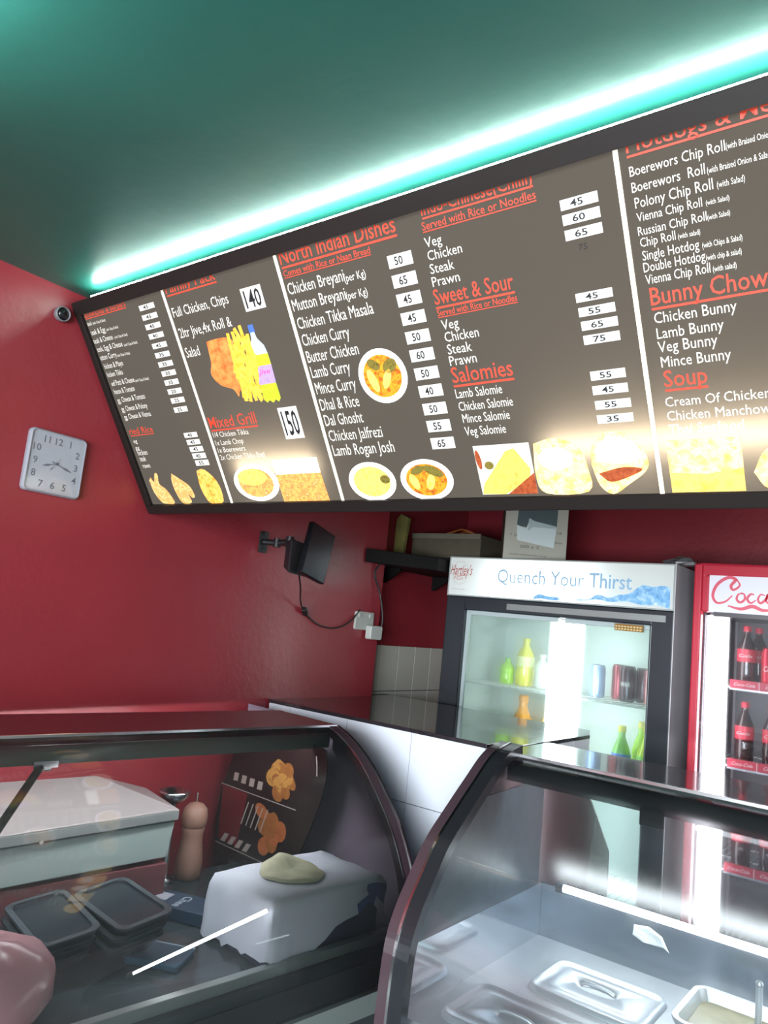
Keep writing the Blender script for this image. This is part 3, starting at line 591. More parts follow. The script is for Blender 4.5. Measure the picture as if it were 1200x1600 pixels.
tag(yb.build('yellow_board', mat('yellow_board', (.22, .19, .05), rough=.7, noise=.3, nscale=9), bevel=.002), 'dull yellow offcut board standing at the left end of the dark shelf', 'board')

# ------------------------------------------------------------------ refrigerators
FR_BLK = mat('fridge_black_frame', (.012, .018, .024), rough=.3); FR_IN = mat('fridge_white_liner', (.58, .63, .61), rough=.35)
FR_SIDE = mat('fridge_side_steel', (.72, .68, .72), rough=.4, noise=.1, nscale=4); WIRE = mat('white_wire', (.7, .72, .72), rough=.35)
DOORG = glass('fridge_door_glass', (.90, .97, .95), halo=.22, halo_rough=.6, halo_ior=1.22, film=.012)
LAMP = lamp('cool_fridge_tube', (.86, .97, 1.0), 11)
def wire_shelf(parent, x0, x1, y0, y1, z, n=26):
    g = G()
    for k in range(n+1):
        x = x0+(x1-x0)*k/n; g.tube([(x, y0, z), (x, y1, z)], .0022, 5)
    for y in (y0, (y0+y1)/2, y1): g.tube([(x0, y, z-.004), (x1, y, z-.004)], .004, 6)
    return g.build('wire_shelf', WIRE, parent, world=True)
fx0, fx1, fy, fd = -1.98, -.903, 3.12, 3.70
fr = thing('display_fridge', 'wider black-framed drinks fridge with sliding glass doors and a white lit header', 'fridge', (-1.44, 3.4, 0))
g = G().box(fx0, fx0+.03, fy+.03, fd, .05, 1.946, 0).box(fx1-.03, fx1, fy+.03, fd, .05, 1.946, 0).box(fx0+.03, fx1-.03, fd-.03, fd, .05, 1.946, 0).box(fx0+.03, fx1-.03, fy+.03, fd-.03, 1.916, 1.946, 0).box(fx0, fx1, fy+.03, fd, 0, .12, 2)
g.box(fx0+.031, fx0+.05, fy+.05, fd-.03, .12, 1.72, 1).box(fx1-.05, fx1-.031, fy+.05, fd-.03, .12, 1.72, 1).box(fx0+.05, fx1-.05, fd-.05, fd-.031, .12, 1.72, 1).box(fx0+.05, fx1-.05, fy+.05, fd-.05, 1.70, 1.72, 1).box(fx0+.05, fx1-.05, fy+.05, fd-.05, .121, .14, 1)
g.build('cabinet', [FR_SIDE, FR_IN, FR_BLK], fr, world=True)
tag(G().box(fx1+.0005, fx1+.004, fy-.013, fd, .05, 1.946).build('side_panel', FR_SIDE, fr, world=True), 'pale mauve grey side panel')
g = G().box(fx0, fx0+.105, fy-.01, fy+.05, .10, 1.755).box(fx1-.085, fx1, fy-.01, fy+.05, .10, 1.755).box(fx0+.105, fx1-.085, fy-.01, fy+.05, 1.692, 1.755).box(fx0+.105, fx1-.085, fy-.01, fy+.05, .10, .20)
g.build('front_frame', FR_BLK, fr, world=True, bevel=.004)
G().box(fx0+.33, fx1-.03, fy-.014, fy-.009, 1.708, 1.735).build('door_track', mat('door_track_metal', (.30, .32, .31), rough=.35, metal=.7), fr, world=True)
for x0, x1, y in ((fx0+.105, -1.385, fy+.012), (-1.40, fx1-.085, fy+.03)):
    dr = G()
    (dr.box(x0, x0+.018, y, y+.014, .20, 1.692) if x0 < -1.5 else dr.box(x1-.018, x1, y, y+.014, .20, 1.692))
    dr = dr.box(x0+.018, x1-.018, y, y+.014, 1.672, 1.692).box(x0+.018, x1-.018, y, y+.014, .20, .225).build('sliding_door', mat('door_edge_pale', (.50, .58, .58), rough=.3), fr, world=True, bevel=.002)
    G().box(x0+.018, x1-.018, y+.004, y+.009, .225, 1.672).build('door_glass', DOORG, dr, world=True)
g = G()
prof = [(-1.392+.074*cos(radians(180-180*k/10)), fy+.092-.045*sin(radians(180*k/10))) for k in range(11)]
g.loft([[(x, y, z) for x, y in prof] for z in (.24, 1.685)], 0, True); tag(g.build('light_tube', LAMP, fr, world=True), 'glaring white light tube')
for z in (1.352, .95, .55): wire_shelf(fr, fx0+.055, fx1-.055, fy+.115, fd-.07, z)
g = G().box(-1.146, -1.027, fy+.002, fy+.012, 1.660, 1.688, 0)
for k in range(9):
    for j in (0, 1): g.box(-1.142+k*.0127, -1.134+k*.0127, fy, fy+.003, 1.664+j*.011, 1.670+j*.011, 1)
tag(g.build('vent_strip', [mat('brass_vent', (.30, .15, .03), rough=.4, metal=.3), mat('vent_slot_pale', (.75, .60, .30), rough=.5)], fr, world=True), 'small brass-coloured slotted strip')
# header light box
HD = lightsheet('header_print', (.86, .90, .88), .55, .34)
hb = G().box(fx0, fx1, fy-.012, fy+.03, 1.940, 1.946).box(fx0, fx1, fy-.012, fy+.03, 1.756, 1.762).box(fx0, fx0+.006, fy-.012, fy+.03, 1.762, 1.940).box(fx1-.006, fx1, fy-.012, fy+.03, 1.762, 1.940).box(fx0+.006, fx1-.006, fy+.03, fy+.034, 1.762, 1.940)
hb = hb.build('header_box', mat('header_trim', (.45, .47, .46), rough=.4), fr, world=True)
hp = G().poly([(fx0+.006, fy-.010, 1.762), (fx1-.006, fy-.010, 1.762), (fx1-.006, fy-.010, 1.940), (fx0+.006, fy-.010, 1.940)]).build('header_print', HD, hb, world=True)
G().tube([(-1.74, fy+.012, 1.845), (-1.27, fy+.012, 1.845)], .010, 10).build('header_tube', lamp('header_tube', (.92, .98, 1.0), 70), hb, world=True)
fh = lambda u, v: (u, fy-.0112, v)
BLUE = mat('header_blue_print', (.30, .48, .66), rough=.5, emit=.25); LOGO = mat('logo_red_print', (.50, .15, .15), rough=.5, emit=.12); WAVE = food('water_splash_print', [(.10, .28, .55), (.22, .46, .72), (.55, .72, .85)], 40, .35); LOGOG = mat('logo_grey_print', (.45, .40, .40), rough=.5, emit=.1)
g = G().text('Quench Your Thirst', fh, -1.712, 1.832, .635, .062, bold=.012); g.build('header_lettering', BLUE, hb, world=True)
g = G().text("Hartley's", fh, -1.972, 1.858, .124, .048, shear=.35, bold=.01).text('PIZZA', fh, -1.948, 1.834, .052, .016).stroke([(-1.955, 1.853), (-1.90, 1.854), (-1.865, 1.859)], [.001, .0035, .001], fh)
g.build('logo_lettering', LOGO, hb, world=True)
g = G(); c = [(-1.915+.044*cos(radians(a)), 1.868+.056*sin(radians(a))) for a in range(0, 361, 12)]
g.stroke(c, .0018, lambda u, v: (u, fy-.0108, v)).text('100% Pure Goodness', fh, -1.957, 1.786, .078, .007)
g.build('logo_ring', LOGOG, hb, world=True)
g = G(); up, lo = [], []
for k in range(33):
    q = k/32; u = -1.52+q*.60
    up.append((u, 1.776+.012*sin(q*17)+.006*sin(q*41)+(.085*max(0, (q-.45)/.55)**.8))); lo.append((u, 1.764+.020*sin(q*3.1)*(.4+q)*.8+.004*sin(q*29)))
for k in range(32):
    up[k] = (up[k][0], max(up[k][1], lo[k][1]+.002)); up[k+1] = (up[k+1][0], max(up[k+1][1], lo[k+1][1]+.002)); g.add([fh(*lo[k]), fh(*lo[k+1]), fh(*up[k+1]), fh(*up[k])], [(0, 1, 2, 3)])
g.build('splash_print', WAVE, hb, world=True)

# bottles and cans
def bottle_prof(h, r, neck=.35): return [(r*.85, 0), (r, .008), (r, h*.30), (r*.94, h*.36), (r, h*.42), (r, h*.60), (r*.8, h*.70), (r*neck*1.1, h*.84), (r*neck, h*.90), (r*neck, h*.915)]
def bottle(label, loc, h, r, liquid, capc, labc, group=None, scr=None, name='drink_bottle'):
    t = thing(name, label, 'bottle', loc, 0, group)
    G().lathe(bottle_prof(h, r), n=20).build('body', mat('liquid_%s' % liquid[0], liquid[1], rough=.08, coat=.5, emit=liquid[2] if len(liquid) > 2 else 0), t)
    G().lathe([(r*.42, h*.91), (r*.42, h*.985), (r*.36, h)], n=16).build('cap', mat('cap_%s' % capc[0], capc[1], rough=.4), t)
    if labc:
        g = G().lathe([(r*1.012, h*.40), (r*1.018, h*.42), (r*1.018, h*.59), (r*1.012, h*.61)], n=20, mi=0)
        if scr: g.text(scr, lambda u, v: (r*1.03*sin(u/r), -r*1.03*cos(u/r), v), -r*.75, h*.475, r*1.5, h*.05, 1, shear=.3)
        g.build('label_sleeve', [mat('sleeve_%s' % labc[0], labc[1], rough=.4), mat('sleeve_script', (.8, .78, .75), rough=.5)], t)
    return t
def can(label, loc, h, r, col, group=None, mark=None):
    t = thing('drink_can', label, 'can', loc, 0, group)
    g = G().lathe([(r*.78, 0), (r*.98, .008), (r, .015), (r, h-.016), (r*.86, h-.004), (r*.86, h), (r*.80, h-.004)], n=22)
    if mark: g.text(mark, lambda u, v: (r*1.02*sin(u/r), -r*1.02*cos(u/r), v), -r*.6, h*.42, r*1.2, h*.13, 1, shear=.2, bold=.02)
    g.build('body', [mat('can_%s' % col[0], col[1], rough=.25, metal=.55), mat('can_mark', (.7, .68, .66), rough=.4)], t)
    G().lathe([(r*.85, h-.003), (r*.83, h+.001), (r*.70, h-.004)], n=20).build('rim', mat('can_aluminium', (.7, .7, .72), rough=.25, metal=1.), t)
    return t
S1 = 1.3565
bottle('short lime green bottle at the far left of the wider fridge shelf', (-1.775, 3.40, S1), .125, .036, ('lime', (.45, .80, .04)), ('green', (.25, .6, .05)), None)
bottle('tall yellow bottle on the upper shelf beside the light tube of the wider fridge', (-1.685, 3.41, S1), .23, .044, ('yellow', (.85, .75, .08)), ('yellow', (.75, .65, .05)), ('pale_yellow', (.88, .86, .45)))
bottle('squat milky bottle next to the tall yellow bottle, behind the light tube', (-1.585, 3.39, S1), .16, .040, ('milky', (.70, .74, .68)), ('white', (.8, .8, .8)), None)
S2 = .9545
bottle('orange juice bottle on the lower shelf of the wider fridge', (-1.665, 3.38, S2), .36, .055, ('orange', (.85, .33, .02)), ('orange', (.8, .3, .03)), ('gold_label', (.92, .55, .06)))
bottle('pale orange bottle behind the orange juice bottle, lower shelf of the wider fridge', (-1.55, 3.44, S2), .36, .048, ('paleorange', (.85, .55, .15)), ('white', (.8, .8, .8)), None)
can('silver can with a blue lower half, leftmost of the cans right of the light tube', (-1.295, 3.36, S1), .145, .032, ('silver_blue', (.32, .40, .62)))
can('dark red slim can, second of the cans right of the light tube', (-1.222, 3.42, S1), .155, .030, ('dark_red', (.30, .04, .06)))
can('black can with pale lettering, third of the cans right of the light tube', (-1.160, 3.36, S1), .155, .034, ('black', (.03, .03, .04)), mark='WAR')
can('black can nearly hidden behind the other two black and red cans', (-1.118, 3.44, S1), .15, .032, ('black', (.03, .03, .04)))
can('red-topped silver can at the right end of the upper shelf, wider fridge', (-1.056, 3.36, S1), .150, .032, ('red_silver', (.45, .20, .22)))
bottle('green bottle with a blue label, lower shelf of the wider fridge', (-1.165, 3.34, S2), .30, .040, ('green_drink', (.22, .55, .10)), ('yellow', (.75, .65, .05)), ('blue', (.10, .2, .7)))
bottle('lime yellow bottle at the right end, lower shelf of the wider fridge', (-1.055, 3.34, S2), .31, .042, ('lime_yellow', (.62, .80, .05)), ('yellow', (.75, .65, .05)), ('green_lab', (.25, .6, .10)))
bottle('bright lime bottle between the two green ones, lower shelf of the wider fridge', (-1.112, 3.44, S2), .32, .040, ('lime', (.45, .80, .04)), ('yellow', (.75, .65, .05)), None)

# red fridge
cx0, cx1, cy = -.830, -.17, 3.12
CR = mat('red_fridge_enamel', (.62, .03, .06), rough=.3); CD = mat('dark_liner', (.055, .05, .06), rough=.4)
cf = thing('soft_drink_fridge', 'red soft drink fridge with a white script header, at the right edge of the photo', 'fridge', (-.5, 3.4, 0))
g = G().box(cx0, cx0+.02, cy+.02, fd, 0, 1.95, 0).box(cx1-.02, cx1, cy+.02, fd, 0, 1.95, 0).box(cx0+.02, cx1-.02, fd-.02, fd, 0, 1.95, 0).box(cx0+.02, cx1-.02, cy+.02, fd-.02, 1.93, 1.95, 1).box(cx0+.02, cx1-.02, cy+.02, fd-.02, 0, .12, 2)
g.box(cx0+.021, cx0+.035, cy+.04, fd-.03, .12, 1.76, 2).box(cx1-.05, cx1-.021, cy+.04, fd-.03, .12, 1.76, 2).box(cx0+.05, cx1-.05, fd-.05, fd-.021, .12, 1.76, 2).box(cx0+.05, cx1-.05, cy+.04, fd-.05, 1.755, 1.775, 2)
g.build('cabinet', [mat('fridge_grey_side', (.32, .28, .31), rough=.4), CR, CD], cf, world=True)
g = G().box(cx0, cx0+.030, cy-.015, cy+.03, .1, 1.95).box(cx0+.03, cx0+.057, cy-.015, cy+.03, 1.762, 1.907).box(cx1-.057, cx1, cy-.015, cy+.03, .1, 1.95).box(cx0+.030, cx1-.057, cy-.015, cy+.03, 1.907, 1.95).box(cx0+.030, cx1-.057, cy-.015, cy+.03, .1, .2)
g.build('front_frame', CR, cf, world=True, bevel=.006)
hp = G().box(cx0+.057, cx1-.057, cy-.008, cy+.03, 1.765, 1.907).build('header_panel', mat('red_fridge_header', (.66, .66, .74), rough=.3, emit=.40), cf, world=True)
fc = lambda u, v: (u, cy-.0095, v)
# hand-drawn script: big looped capital, then joined small letters, with the ribbon under it
g = G(); ux, vz = -.765, 1.835; K = .00155
def sc_(pts, w): g.stroke([(ux+x*K, vz+y*K) for x, y in [(p.x, p.y) for p in spline(pts, 6)]], [w*K*(.35+.65*sin(pi*min(1, max(0, i/(6*(len(pts)-1)))))) for i in range(6*(len(pts)-1)+1)], fc)
sc_([(58, 40), (66, 24), (52, 12), (46, 22), (56, 38), (38, 42), (14, 24), (4, -4), (14, -22), (34, -18), (50, -2)], 8)
def o_l(x): sc_([(x+14, 4), (x+4, 2), (x, -10), (x+8, -18), (x+18, -10), (x+17, 2), (x+9, 6)], 6)
o_l(60); sc_([(100, 2), (92, 4), (84, -8), (92, -18), (104, -10)], 6); sc_([(124, 2), (114, 4), (108, -8), (114, -17), (126, -6), (130, 6), (126, -10), (134, -17), (142, -8)], 6)
sc_([(138, 2), (146, 2), (152, 5)], 5)
sc_([(206, 52), (214, 36), (200, 22), (194, 34), (206, 50), (184, 50), (160, 24), (152, -6), (164, -30), (186, -20), (202, 0)], 9)
o_l(206); sc_([(236, -8), (250, 30), (244, 42), (236, 10), (240, -16), (252, -10)], 6); sc_([(272, 2), (262, 4), (256, -8), (262, -17), (274, -6), (278, 6), (274, -10), (284, -17)], 6)
sc_([(40, -28), (70, -34), (96, -26), (120, -34), (150, -30)], 9)
g.build('script_lettering', mat('red_script_print', (.66, .10, .15), rough=.4, emit=.25), hp, world=True)
dr = G().box(cx1-.075, cx1-.057, cy-.004, cy+.02, .2, 1.765).box(cx0+.075, cx1-.075, cy-.004, cy+.02, 1.748, 1.765).box(cx0+.075, cx1-.075, cy-.004, cy+.02, .2, .22).build('door', mat('door_dark_edge', (.10, .09, .10), rough=.3), cf, world=True)
G().box(cx0+.031, cx1-.075, cy+.006, cy+.011, .22, 1.748).build('door_glass', glass('red_fridge_glass', (.95, .95, .97), halo=.16, halo_rough=.55, halo_ior=1.2, film=.008), dr, world=True)
g = G(); prof = [(-.752+.040*cos(radians(180-180*k/10)), cy+.066-.04*sin(radians(180*k/10))) for k in range(11)]
g.loft([[(x, y, z) for x, y in prof] for z in (.24, 1.752)], 0, True); tag(g.build('light_tube', lamp('red_fridge_tube', (.97, .95, 1.0), 7.5), cf, world=True), 'glaring white light tube at the door edge')
STRIP = mat('red_price_strip', (.62, .05, .09), rough=.4, emit=.12)
for z in (1.487, 1.19, .81, .50):
    ws = wire_shelf(cf, cx0+.06, cx1-.06, cy+.09, fd-.08, z, 22)
    g = G().box(cx0+.125, cx1-.06, cy+.077, cy+.084, z-.008, z+.026, 0).box(cx0+.125, cx1-.06, cy+.074, cy+.084, z-.013, z-.006, 2)
    for k in range(4):
        u = cx0+.128+k*.112; g.text('Coca-Cola', lambda a, b: (a, cy+.0755, b), u+.012, z+.004, .075, .012, 1, shear=.4)
        g.box(u+.100, u+.102, cy+.0755, cy+.078, z-.006, z+.026, 1)
    g.build('price_strip', [STRIP, mat('strip_script', (.85, .75, .76), rough=.5, emit=.2), mat('strip_steel', (.7, .7, .74), rough=.25, metal=.6)], ws, world=True)
COLA = ('cola', (.035, .012, .012)); CRED = ('red', (.65, .03, .06))
first = None
rows = [(1.4905, .235, 'upper'), (1.1935, .225, 'middle'), (.8135, .235, 'lower')]
for z, h, nm in rows:
    for j in range(2):
        for i in range(4):
            if nm != 'upper' and j: continue
            x = -.665+i*.098+(j*.02); y = 3.285+j*.12
            if i == 1 and nm == 'upper' and not j:
                can('bright red can at the front of the top shelf in the red fridge', (x-.008, y-.02, z), .155, .034, ('bright_red', (.68, .03, .06)), mark='Cola'); continue
            if first is None:
                first = bottle('dark cola bottle with a red label on the top shelf of the red fridge', (x, y, z), h, .034, COLA, CRED, CRED, 'cola bottles on the top shelf of the red fridge', 'Cola', 'cola_bottle'); continue
            b = copy_tree(first); b.location = (x, y, z)
            b['label'] = 'dark cola bottle with a red label on the %s shelf of the red fridge' % {'upper': 'top', 'middle': 'second', 'lower': 'third'}[nm]
            b['group'] = 'cola bottles on the %s shelf of the red fridge' % {'upper': 'top', 'middle': 'second', 'lower': 'third'}[nm]

# on top of the wider fridge
bx = thing('carton', 'cream carton with a picture on its front, standing askew on top of the wider fridge', 'carton', (-1.70, 3.122, 1.947), radians(31))
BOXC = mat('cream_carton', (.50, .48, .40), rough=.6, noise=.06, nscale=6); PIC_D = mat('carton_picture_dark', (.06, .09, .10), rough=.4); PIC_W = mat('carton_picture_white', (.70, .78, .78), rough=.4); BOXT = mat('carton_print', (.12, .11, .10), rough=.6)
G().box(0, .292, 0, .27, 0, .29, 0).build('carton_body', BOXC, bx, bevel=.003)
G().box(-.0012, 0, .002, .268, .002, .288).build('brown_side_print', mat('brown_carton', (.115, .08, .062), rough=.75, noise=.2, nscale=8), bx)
fq = lambda n: (lambda u, v: (u, -n, v))
g = G().poly([fq(.001)(*p) for p in [(.062, .29), (.243, .29), (.240, .150), (.055, .160)]], 0)
g.poly([fq(.0015)(*p) for p in [(.055, .165), (.100, .150), (.115, .200), (.160, .175), (.240, .168), (.232, .068), (.062, .092)]], 1)
g.poly([fq(.002)(*p) for p in [(.11, .200), (.14, .188), (.236, .172), (.236, .160), (.13, .160), (.108, .140)]], 2)
g.build('picture_print', [PIC_D, PIC_W, mat('carton_picture_grey', (.45, .55, .55), rough=.4)], bx)
for tx, u, v, w_, c_ in (('1 p', .03, .112, .028, .012), ('ck', .245, .135, .024, .013), ('tion', .236, .090, .035, .011), ('200 x 2', .075, .058, .09, .013), ('www.wholesale.com', .03, .022, .17, .008)):
    G().text(tx, fq(.0022), u, v, w_, c_).build('carton_lettering', BOXT, bx)
g = G(); random.seed(11); n = 14; rings = []
for j in range(5):
    rr = [.012, .05, .058, .038, .008][j]; rings.append([(-.90+rr*(1.15+.45*random.uniform(-1, 1))*cos(2*pi*k/n), 3.2+rr*(1+.4*random.uniform(-1, 1))*sin(2*pi*k/n)*.7, 1.9475+[0, .004, .017, .03, .036][j]+(random.uniform(-.004, .006) if j > 1 else 0)) for k in range(n)])
tag(g.loft(rings).build('crumpled_foil', mat('crumpled_foil', (.35, .33, .34), rough=.25, metal=.7)), 'crumpled foil bag on top of the wider fridge at its right corner', 'bag')

# ------------------------------------------------------------------ left curved-glass case (local x = towards the customer, y = along the case, z up)
PLUM = mat('plum_trim', (.075, .045, .055), rough=.25, coat=.3); CHROME = mat('chrome_edge', (.72, .70, .72), rough=.18, metal=1.); STEEL = mat('brushed_steel', (.62, .64, .67), rough=.22, metal=1., noise=.08, nscale=12)
CASEG = glass('case_glass', (.97, .985, .985), ior=1.33, film=.03); DARKBASE = mat('dark_case_base', (.055, .062, .066), rough=.35)
RZL = -math.atan2(.13, .991)
lc = thing('curved_glass_case', 'left curved-glass display case with a dark top, along the red wall', 'display case', (-1.662, 1.991, 0), RZL)
bpy.context.view_layer.update()
LP = [(0, 1.238), (.07, 1.214), (.14, 1.176), (.20, 1.132), (.25, 1.084), (.30, 1.03), (.337, .983), (.372, .925), (.40, .866), (.42, .79), (.43, .70), (.435, .62)]
LPs = [(p.x, p.y) for p in spline(LP, 5)]
LL = -1.75
G().box(-.31, .0, LL, 0, 1.216, 1.240).build('top_slab', mat('case_top_slab', (.040, .030, .036), rough=.12, coat=.3), lc, bevel=.003)
G().box(0, .006, LL, 0, 1.214, 1.241).build('chrome_front_edge', CHROME, lc, bevel=.001)
G().box(-.006, -.001, LL, -.02, 1.166, 1.2155).build('valance', mat('valance_greygreen', (.42, .45, .42), rough=.25, spec=.6), lc)
th = .005; inner = []
for i, p in enumerate(LPs):
    a = Vector(LPs[max(i-1, 0)]); b = Vector(LPs[min(i+1, len(LPs)-1)]); t = (b-a).normalized(); q = Vector((t.y, -t.x)); inner.append(tuple(Vector(p)+q*th))
prof = [(x+.004, z-.004) for x, z in LPs]; pin = [(x+.004, z-.004) for x, z in inner]
g = G(); n = len(prof); rows_ = [[(x, y, z) for x, z in prof] for y in (LL, -.035)]; rin = [[(x, y, z) for x, z in pin] for y in (LL, -.035)]
g.loft(rows_, 0, False, False, True).loft(rin, 0, False, False, True); g.build('curved_front_glass', CASEG, lc, solid=1.)
def endframe(name, y0, y1, m, th_, parent=None, off=0.):
    return G().band([(x+off, z+off*.3) for x, z in LPs], y0, y1, 'y', -th_, 0).build(name, m, parent or lc)
ef = endframe('end_frame', -.035, .012, PLUM, .03); endframe('end_frame_bead', .0, .006, CHROME, .004, ef, .003)
endframe('end_frame_bead', -.036, -.030, CHROME, .004, ef, -.001)
endpoly = [(-.50, 1.235)]+[(x-.004, z-.003) for x, z in LPs]+[(.43, .05), (-.50, .05)]
G().loft([[(x, y, z) for x, z in endpoly] for y in (-.004, .004)]).build('end_panel', mat('purple_grey_end_panel', (.26, .21, .27), rough=.14, coat=.3), lc)
ep2 = [(-.31, 1.215)]+[(x-.004, z-.003) for x, z in LPs]+[(.43, .05), (-.31, .05)]
G().loft([[(x, y, z) for x, z in ep2] for y in (LL-.006, LL)]).build('end_panel', PLUM, lc)
G().box(-.34, .42, LL, -.006, .69, .715).build('deck', mat('dark_deck', (.035, .048, .055), rough=.22), lc)
G().box(.376, .40, LL, -.006, .716, .742).build('deck_front_rail', mat('grey_rail', (.26, .30, .29), rough=.3, metal=.3), lc, bevel=.002)
G().box(.418, .438, LL, -.006, .56, .625).build('lower_rail', mat('grey_rail', (.10, .12, .12)), lc, bevel=.002)
G().box(-.30, .425, LL, -.006, .05, .69).build('base_body', DARKBASE, lc)
G().box(-.345, -.12, LL, -.50, .715, .834).build('rear_ledge', mat('mauve_ledge', (.16, .05, .055), rough=.4), lc)
def lw(a, l, z): return lc.matrix_world @ Vector((a, l, z))
def lthing(name, label, cat, a, l, z, rz=0., group=None): return thing(name, label, cat, lw(a, l, z), RZL+rz, group)
G().tube([(-.035, LL+.05, 1.195), (-.035, -.12, 1.195)], .008, 10).build('light_tube', lamp('added_case_tube', (.93, .97, 1.0), 66), lc)  # hidden tube added behind the valance to brighten the contents
# strut under the glass
st = G().tube([(.0-.012, -.955, 1.168), (.155, -1.10, 1.07), (.26, -1.19, .985)], .010, 8)
so_ = st.build('lid_strut', BLK, lc)
G().box(-.03, .008, -.985, -.925, 1.160, 1.176).tube([(-.012, -.975, 1.155), (-.012, -.935, 1.155)], .007, 8).build('strut_clip', CHROME, so_)

# --- what stands inside the left case
E_W = mat('pale_green_enamel', (.44, .52, .50), rough=.3, noise=.05, nscale=3); E_G = mat('grey_lid', (.24, .205, .205), rough=.35); 
t = lthing('enamel_box', 'white enamel box with a grey sloping lid, at the left in the left case', 'appliance', -.18, -1.0, .80); bpy.context.view_layer.update()
# local coordinates about (a=-.18, l=-1.0, z=.80)
q0 = [(-.13, -.62, .048), (.09, -.62, .036), (.05, .50, .048), (-.13, .50, .048)]
q1 = [(-.13, -.62, .20), (.10, -.62, .163), (.055, .512, .178), (-.13, .40, .20)]
q1b = [(-.13, -.62, .165), (.10, -.62, .130), (.055, .512, .150), (-.13, .50, .165)]
G().loft([q0, q1b]).build('body', E_W, t, bevel=.004)
q2 = [(-.13, -.62, .169), (.106, -.62, .134), (.061, .518, .154), (-.13, .505, .169)]
q3 = [(-.13, -.62, .205), (.106, -.62, .163), (.061, .518, .182), (-.13, .505, .205)]
q4 = [(-.125, -.62, .262), (.100, -.62, .168), (.056, .512, .187), (-.10, .32, .262)]
lid_ = G().loft([q2, q3]).build('lid', mat('lid_edge_grey', (.26, .27, .27), rough=.3, metal=.2), t, bevel=.003)
G().loft([[(p[0], p[1], p[2]+.001) for p in q3], q4]).build('lid_top', E_G, lid_, bevel=.003)
G().tube([(.096, .10, .156), (.104, .10, .156)], .005, 12).build('screw', CHROME, lid_)
pg = lthing('pepper_grinder', 'turned brown wooden pepper grinder beside the white enamel box', 'grinder', -.29, -.315, .7155)
WOOD = mat('brown_wood', (.36, .19, .14), rough=.45, noise=.2, nscale=10)
G().lathe([(.036, 0), (.042, .008), (.043, .04), (.040, .075), (.035, .11), (.034, .135), (.038, .15), (.036, .158)], n=24).build('body', WOOD, pg)
G().lathe([(.034, .159), (.040, .168), (.042, .19), (.038, .215), (.024, .23), (.007, .235)], n=24).build('head', WOOD, pg)
G().lathe([(.003, .234), (.003, .262), (.002, .264)], n=10).build('spindle', CHROME, pg)
sb = lthing('steel_bowl', 'small shiny steel bowl on a stand, behind the pepper grinder', 'bowl', -.30, -.395, .7155)
G().lathe([(.018, .24), (.036, .248), (.047, .265), (.049, .277), (.046, .277), (.034, .253), (.004, .248)], n=28, smooth=True).build('bowl', STEEL, sb)
G().lathe([(.030, 0), (.030, .006), (.010, .012), (.010, .235), (.020, .24)], n=20).build('stand', STEEL, sb)
# added print of the menu board as mirrored in the case glass
mc = lthing('mirrored_menu', 'curved print added as the mirrored menu board at the far end of the left case', 'menu card', -.24, -.09, .7155); bpy.context.view_layer.update()
out_ = spline([(-.160, .462), (.255, .462), (.308, .435), (.318, .38), (.305, .305), (.268, .205), (.225, .11), (.18, .0)], 5)
reflection = [(p.x, p.y) for p in out_]+[(-.235, 0), (-.255, .11), (-.245, .215), (-.20, .33)]
mcb = G().loft([[(x, y, z) for x, z in reflection] for y in (0, .004)]).build('reflection', mat('mirrored_menu_black', (.020, .012, .012), rough=.18), mc)
fm = lambda n: (lambda u, v: (u, -n, v))
CF = food('mirrored_food_print', [(.10, .03, .01), (.34, .13, .03), (.25, .08, .02), (.45, .20, .05)], 35, .12); CRD = mat('mirrored_red_print', (.16, .015, .02), rough=.25); CWH = mat('mirrored_pale_print', (.48, .42, .38), rough=.3); CORG = food('mirrored_orange_print', [(.28, .07, .02), (.5, .16, .05)], 30, .12)
random.seed(12)
CF2 = food('mirrored_food_bright', [(.30, .12, .02), (.55, .28, .07), (.22, .07, .02)], 60, .10)
def heap(cx, cz, rx, rz, m1, m2, n):
    g = G()
    for k in range(n):
        a = 2*pi*k/n+random.uniform(-.3, .3); q = random.uniform(.1, .75)
        u, v = cx+rx*q*cos(a), cz+rz*q*sin(a); r1 = rx*random.uniform(.30, .46); r2 = rz*random.uniform(.22, .36)
        g.poly([fm(.001+k*3e-5)(*p) for p in ell(u, v, r1, r2, 14, random.uniform(-.6, .6))], k % 2)
    g.build('mirrored_food', [m1, m2], mcb)
heap(.10, .325, .085, .085, CF, CF2, 16)
heap(.06, .160, .085, .095, CORG, CF, 14)
G().poly([fm(.001)(*p) for p in [(-.235, .235), (-.08, .235), (-.11, .05), (-.225, .05)]]).build('colour_block', CRD, mcb)
g = G().poly([fm(.0014)(*p) for p in [(-.245, .238), (.19, .246), (.19, .243), (-.245, .235)]]).poly([fm(.0014)(*p) for p in [(-.238, .036), (.06, .042), (.06, .039), (-.238, .033)]])
for k in range(4): u = -.175+k*.048; g.poly([fm(.0014)(*p) for p in [(u, .262), (u+.028, .264), (u+.032, .292), (u+.004, .29)]])
for k in range(4): u = -.21+k*.045; g.poly([fm(.0014)(*p) for p in [(u, .045), (u+.028, .047), (u+.05, .078), (u+.024, .076)]])
for k in range(5): u = -.10+k*.028; g.poly([fm(.0014)(*p) for p in [(u, .13), (u+.006, .13), (u+.035, .21), (u+.029, .21)]])
g.stroke([(.0, .395), (-.012, .425), (-.018, .45)], .004, fm(.0014)).stroke([(.275, .37), (.27, .40), (.262, .43)], .004, fm(.0014))
g.build('mirrored_pale', CWH, mcb)

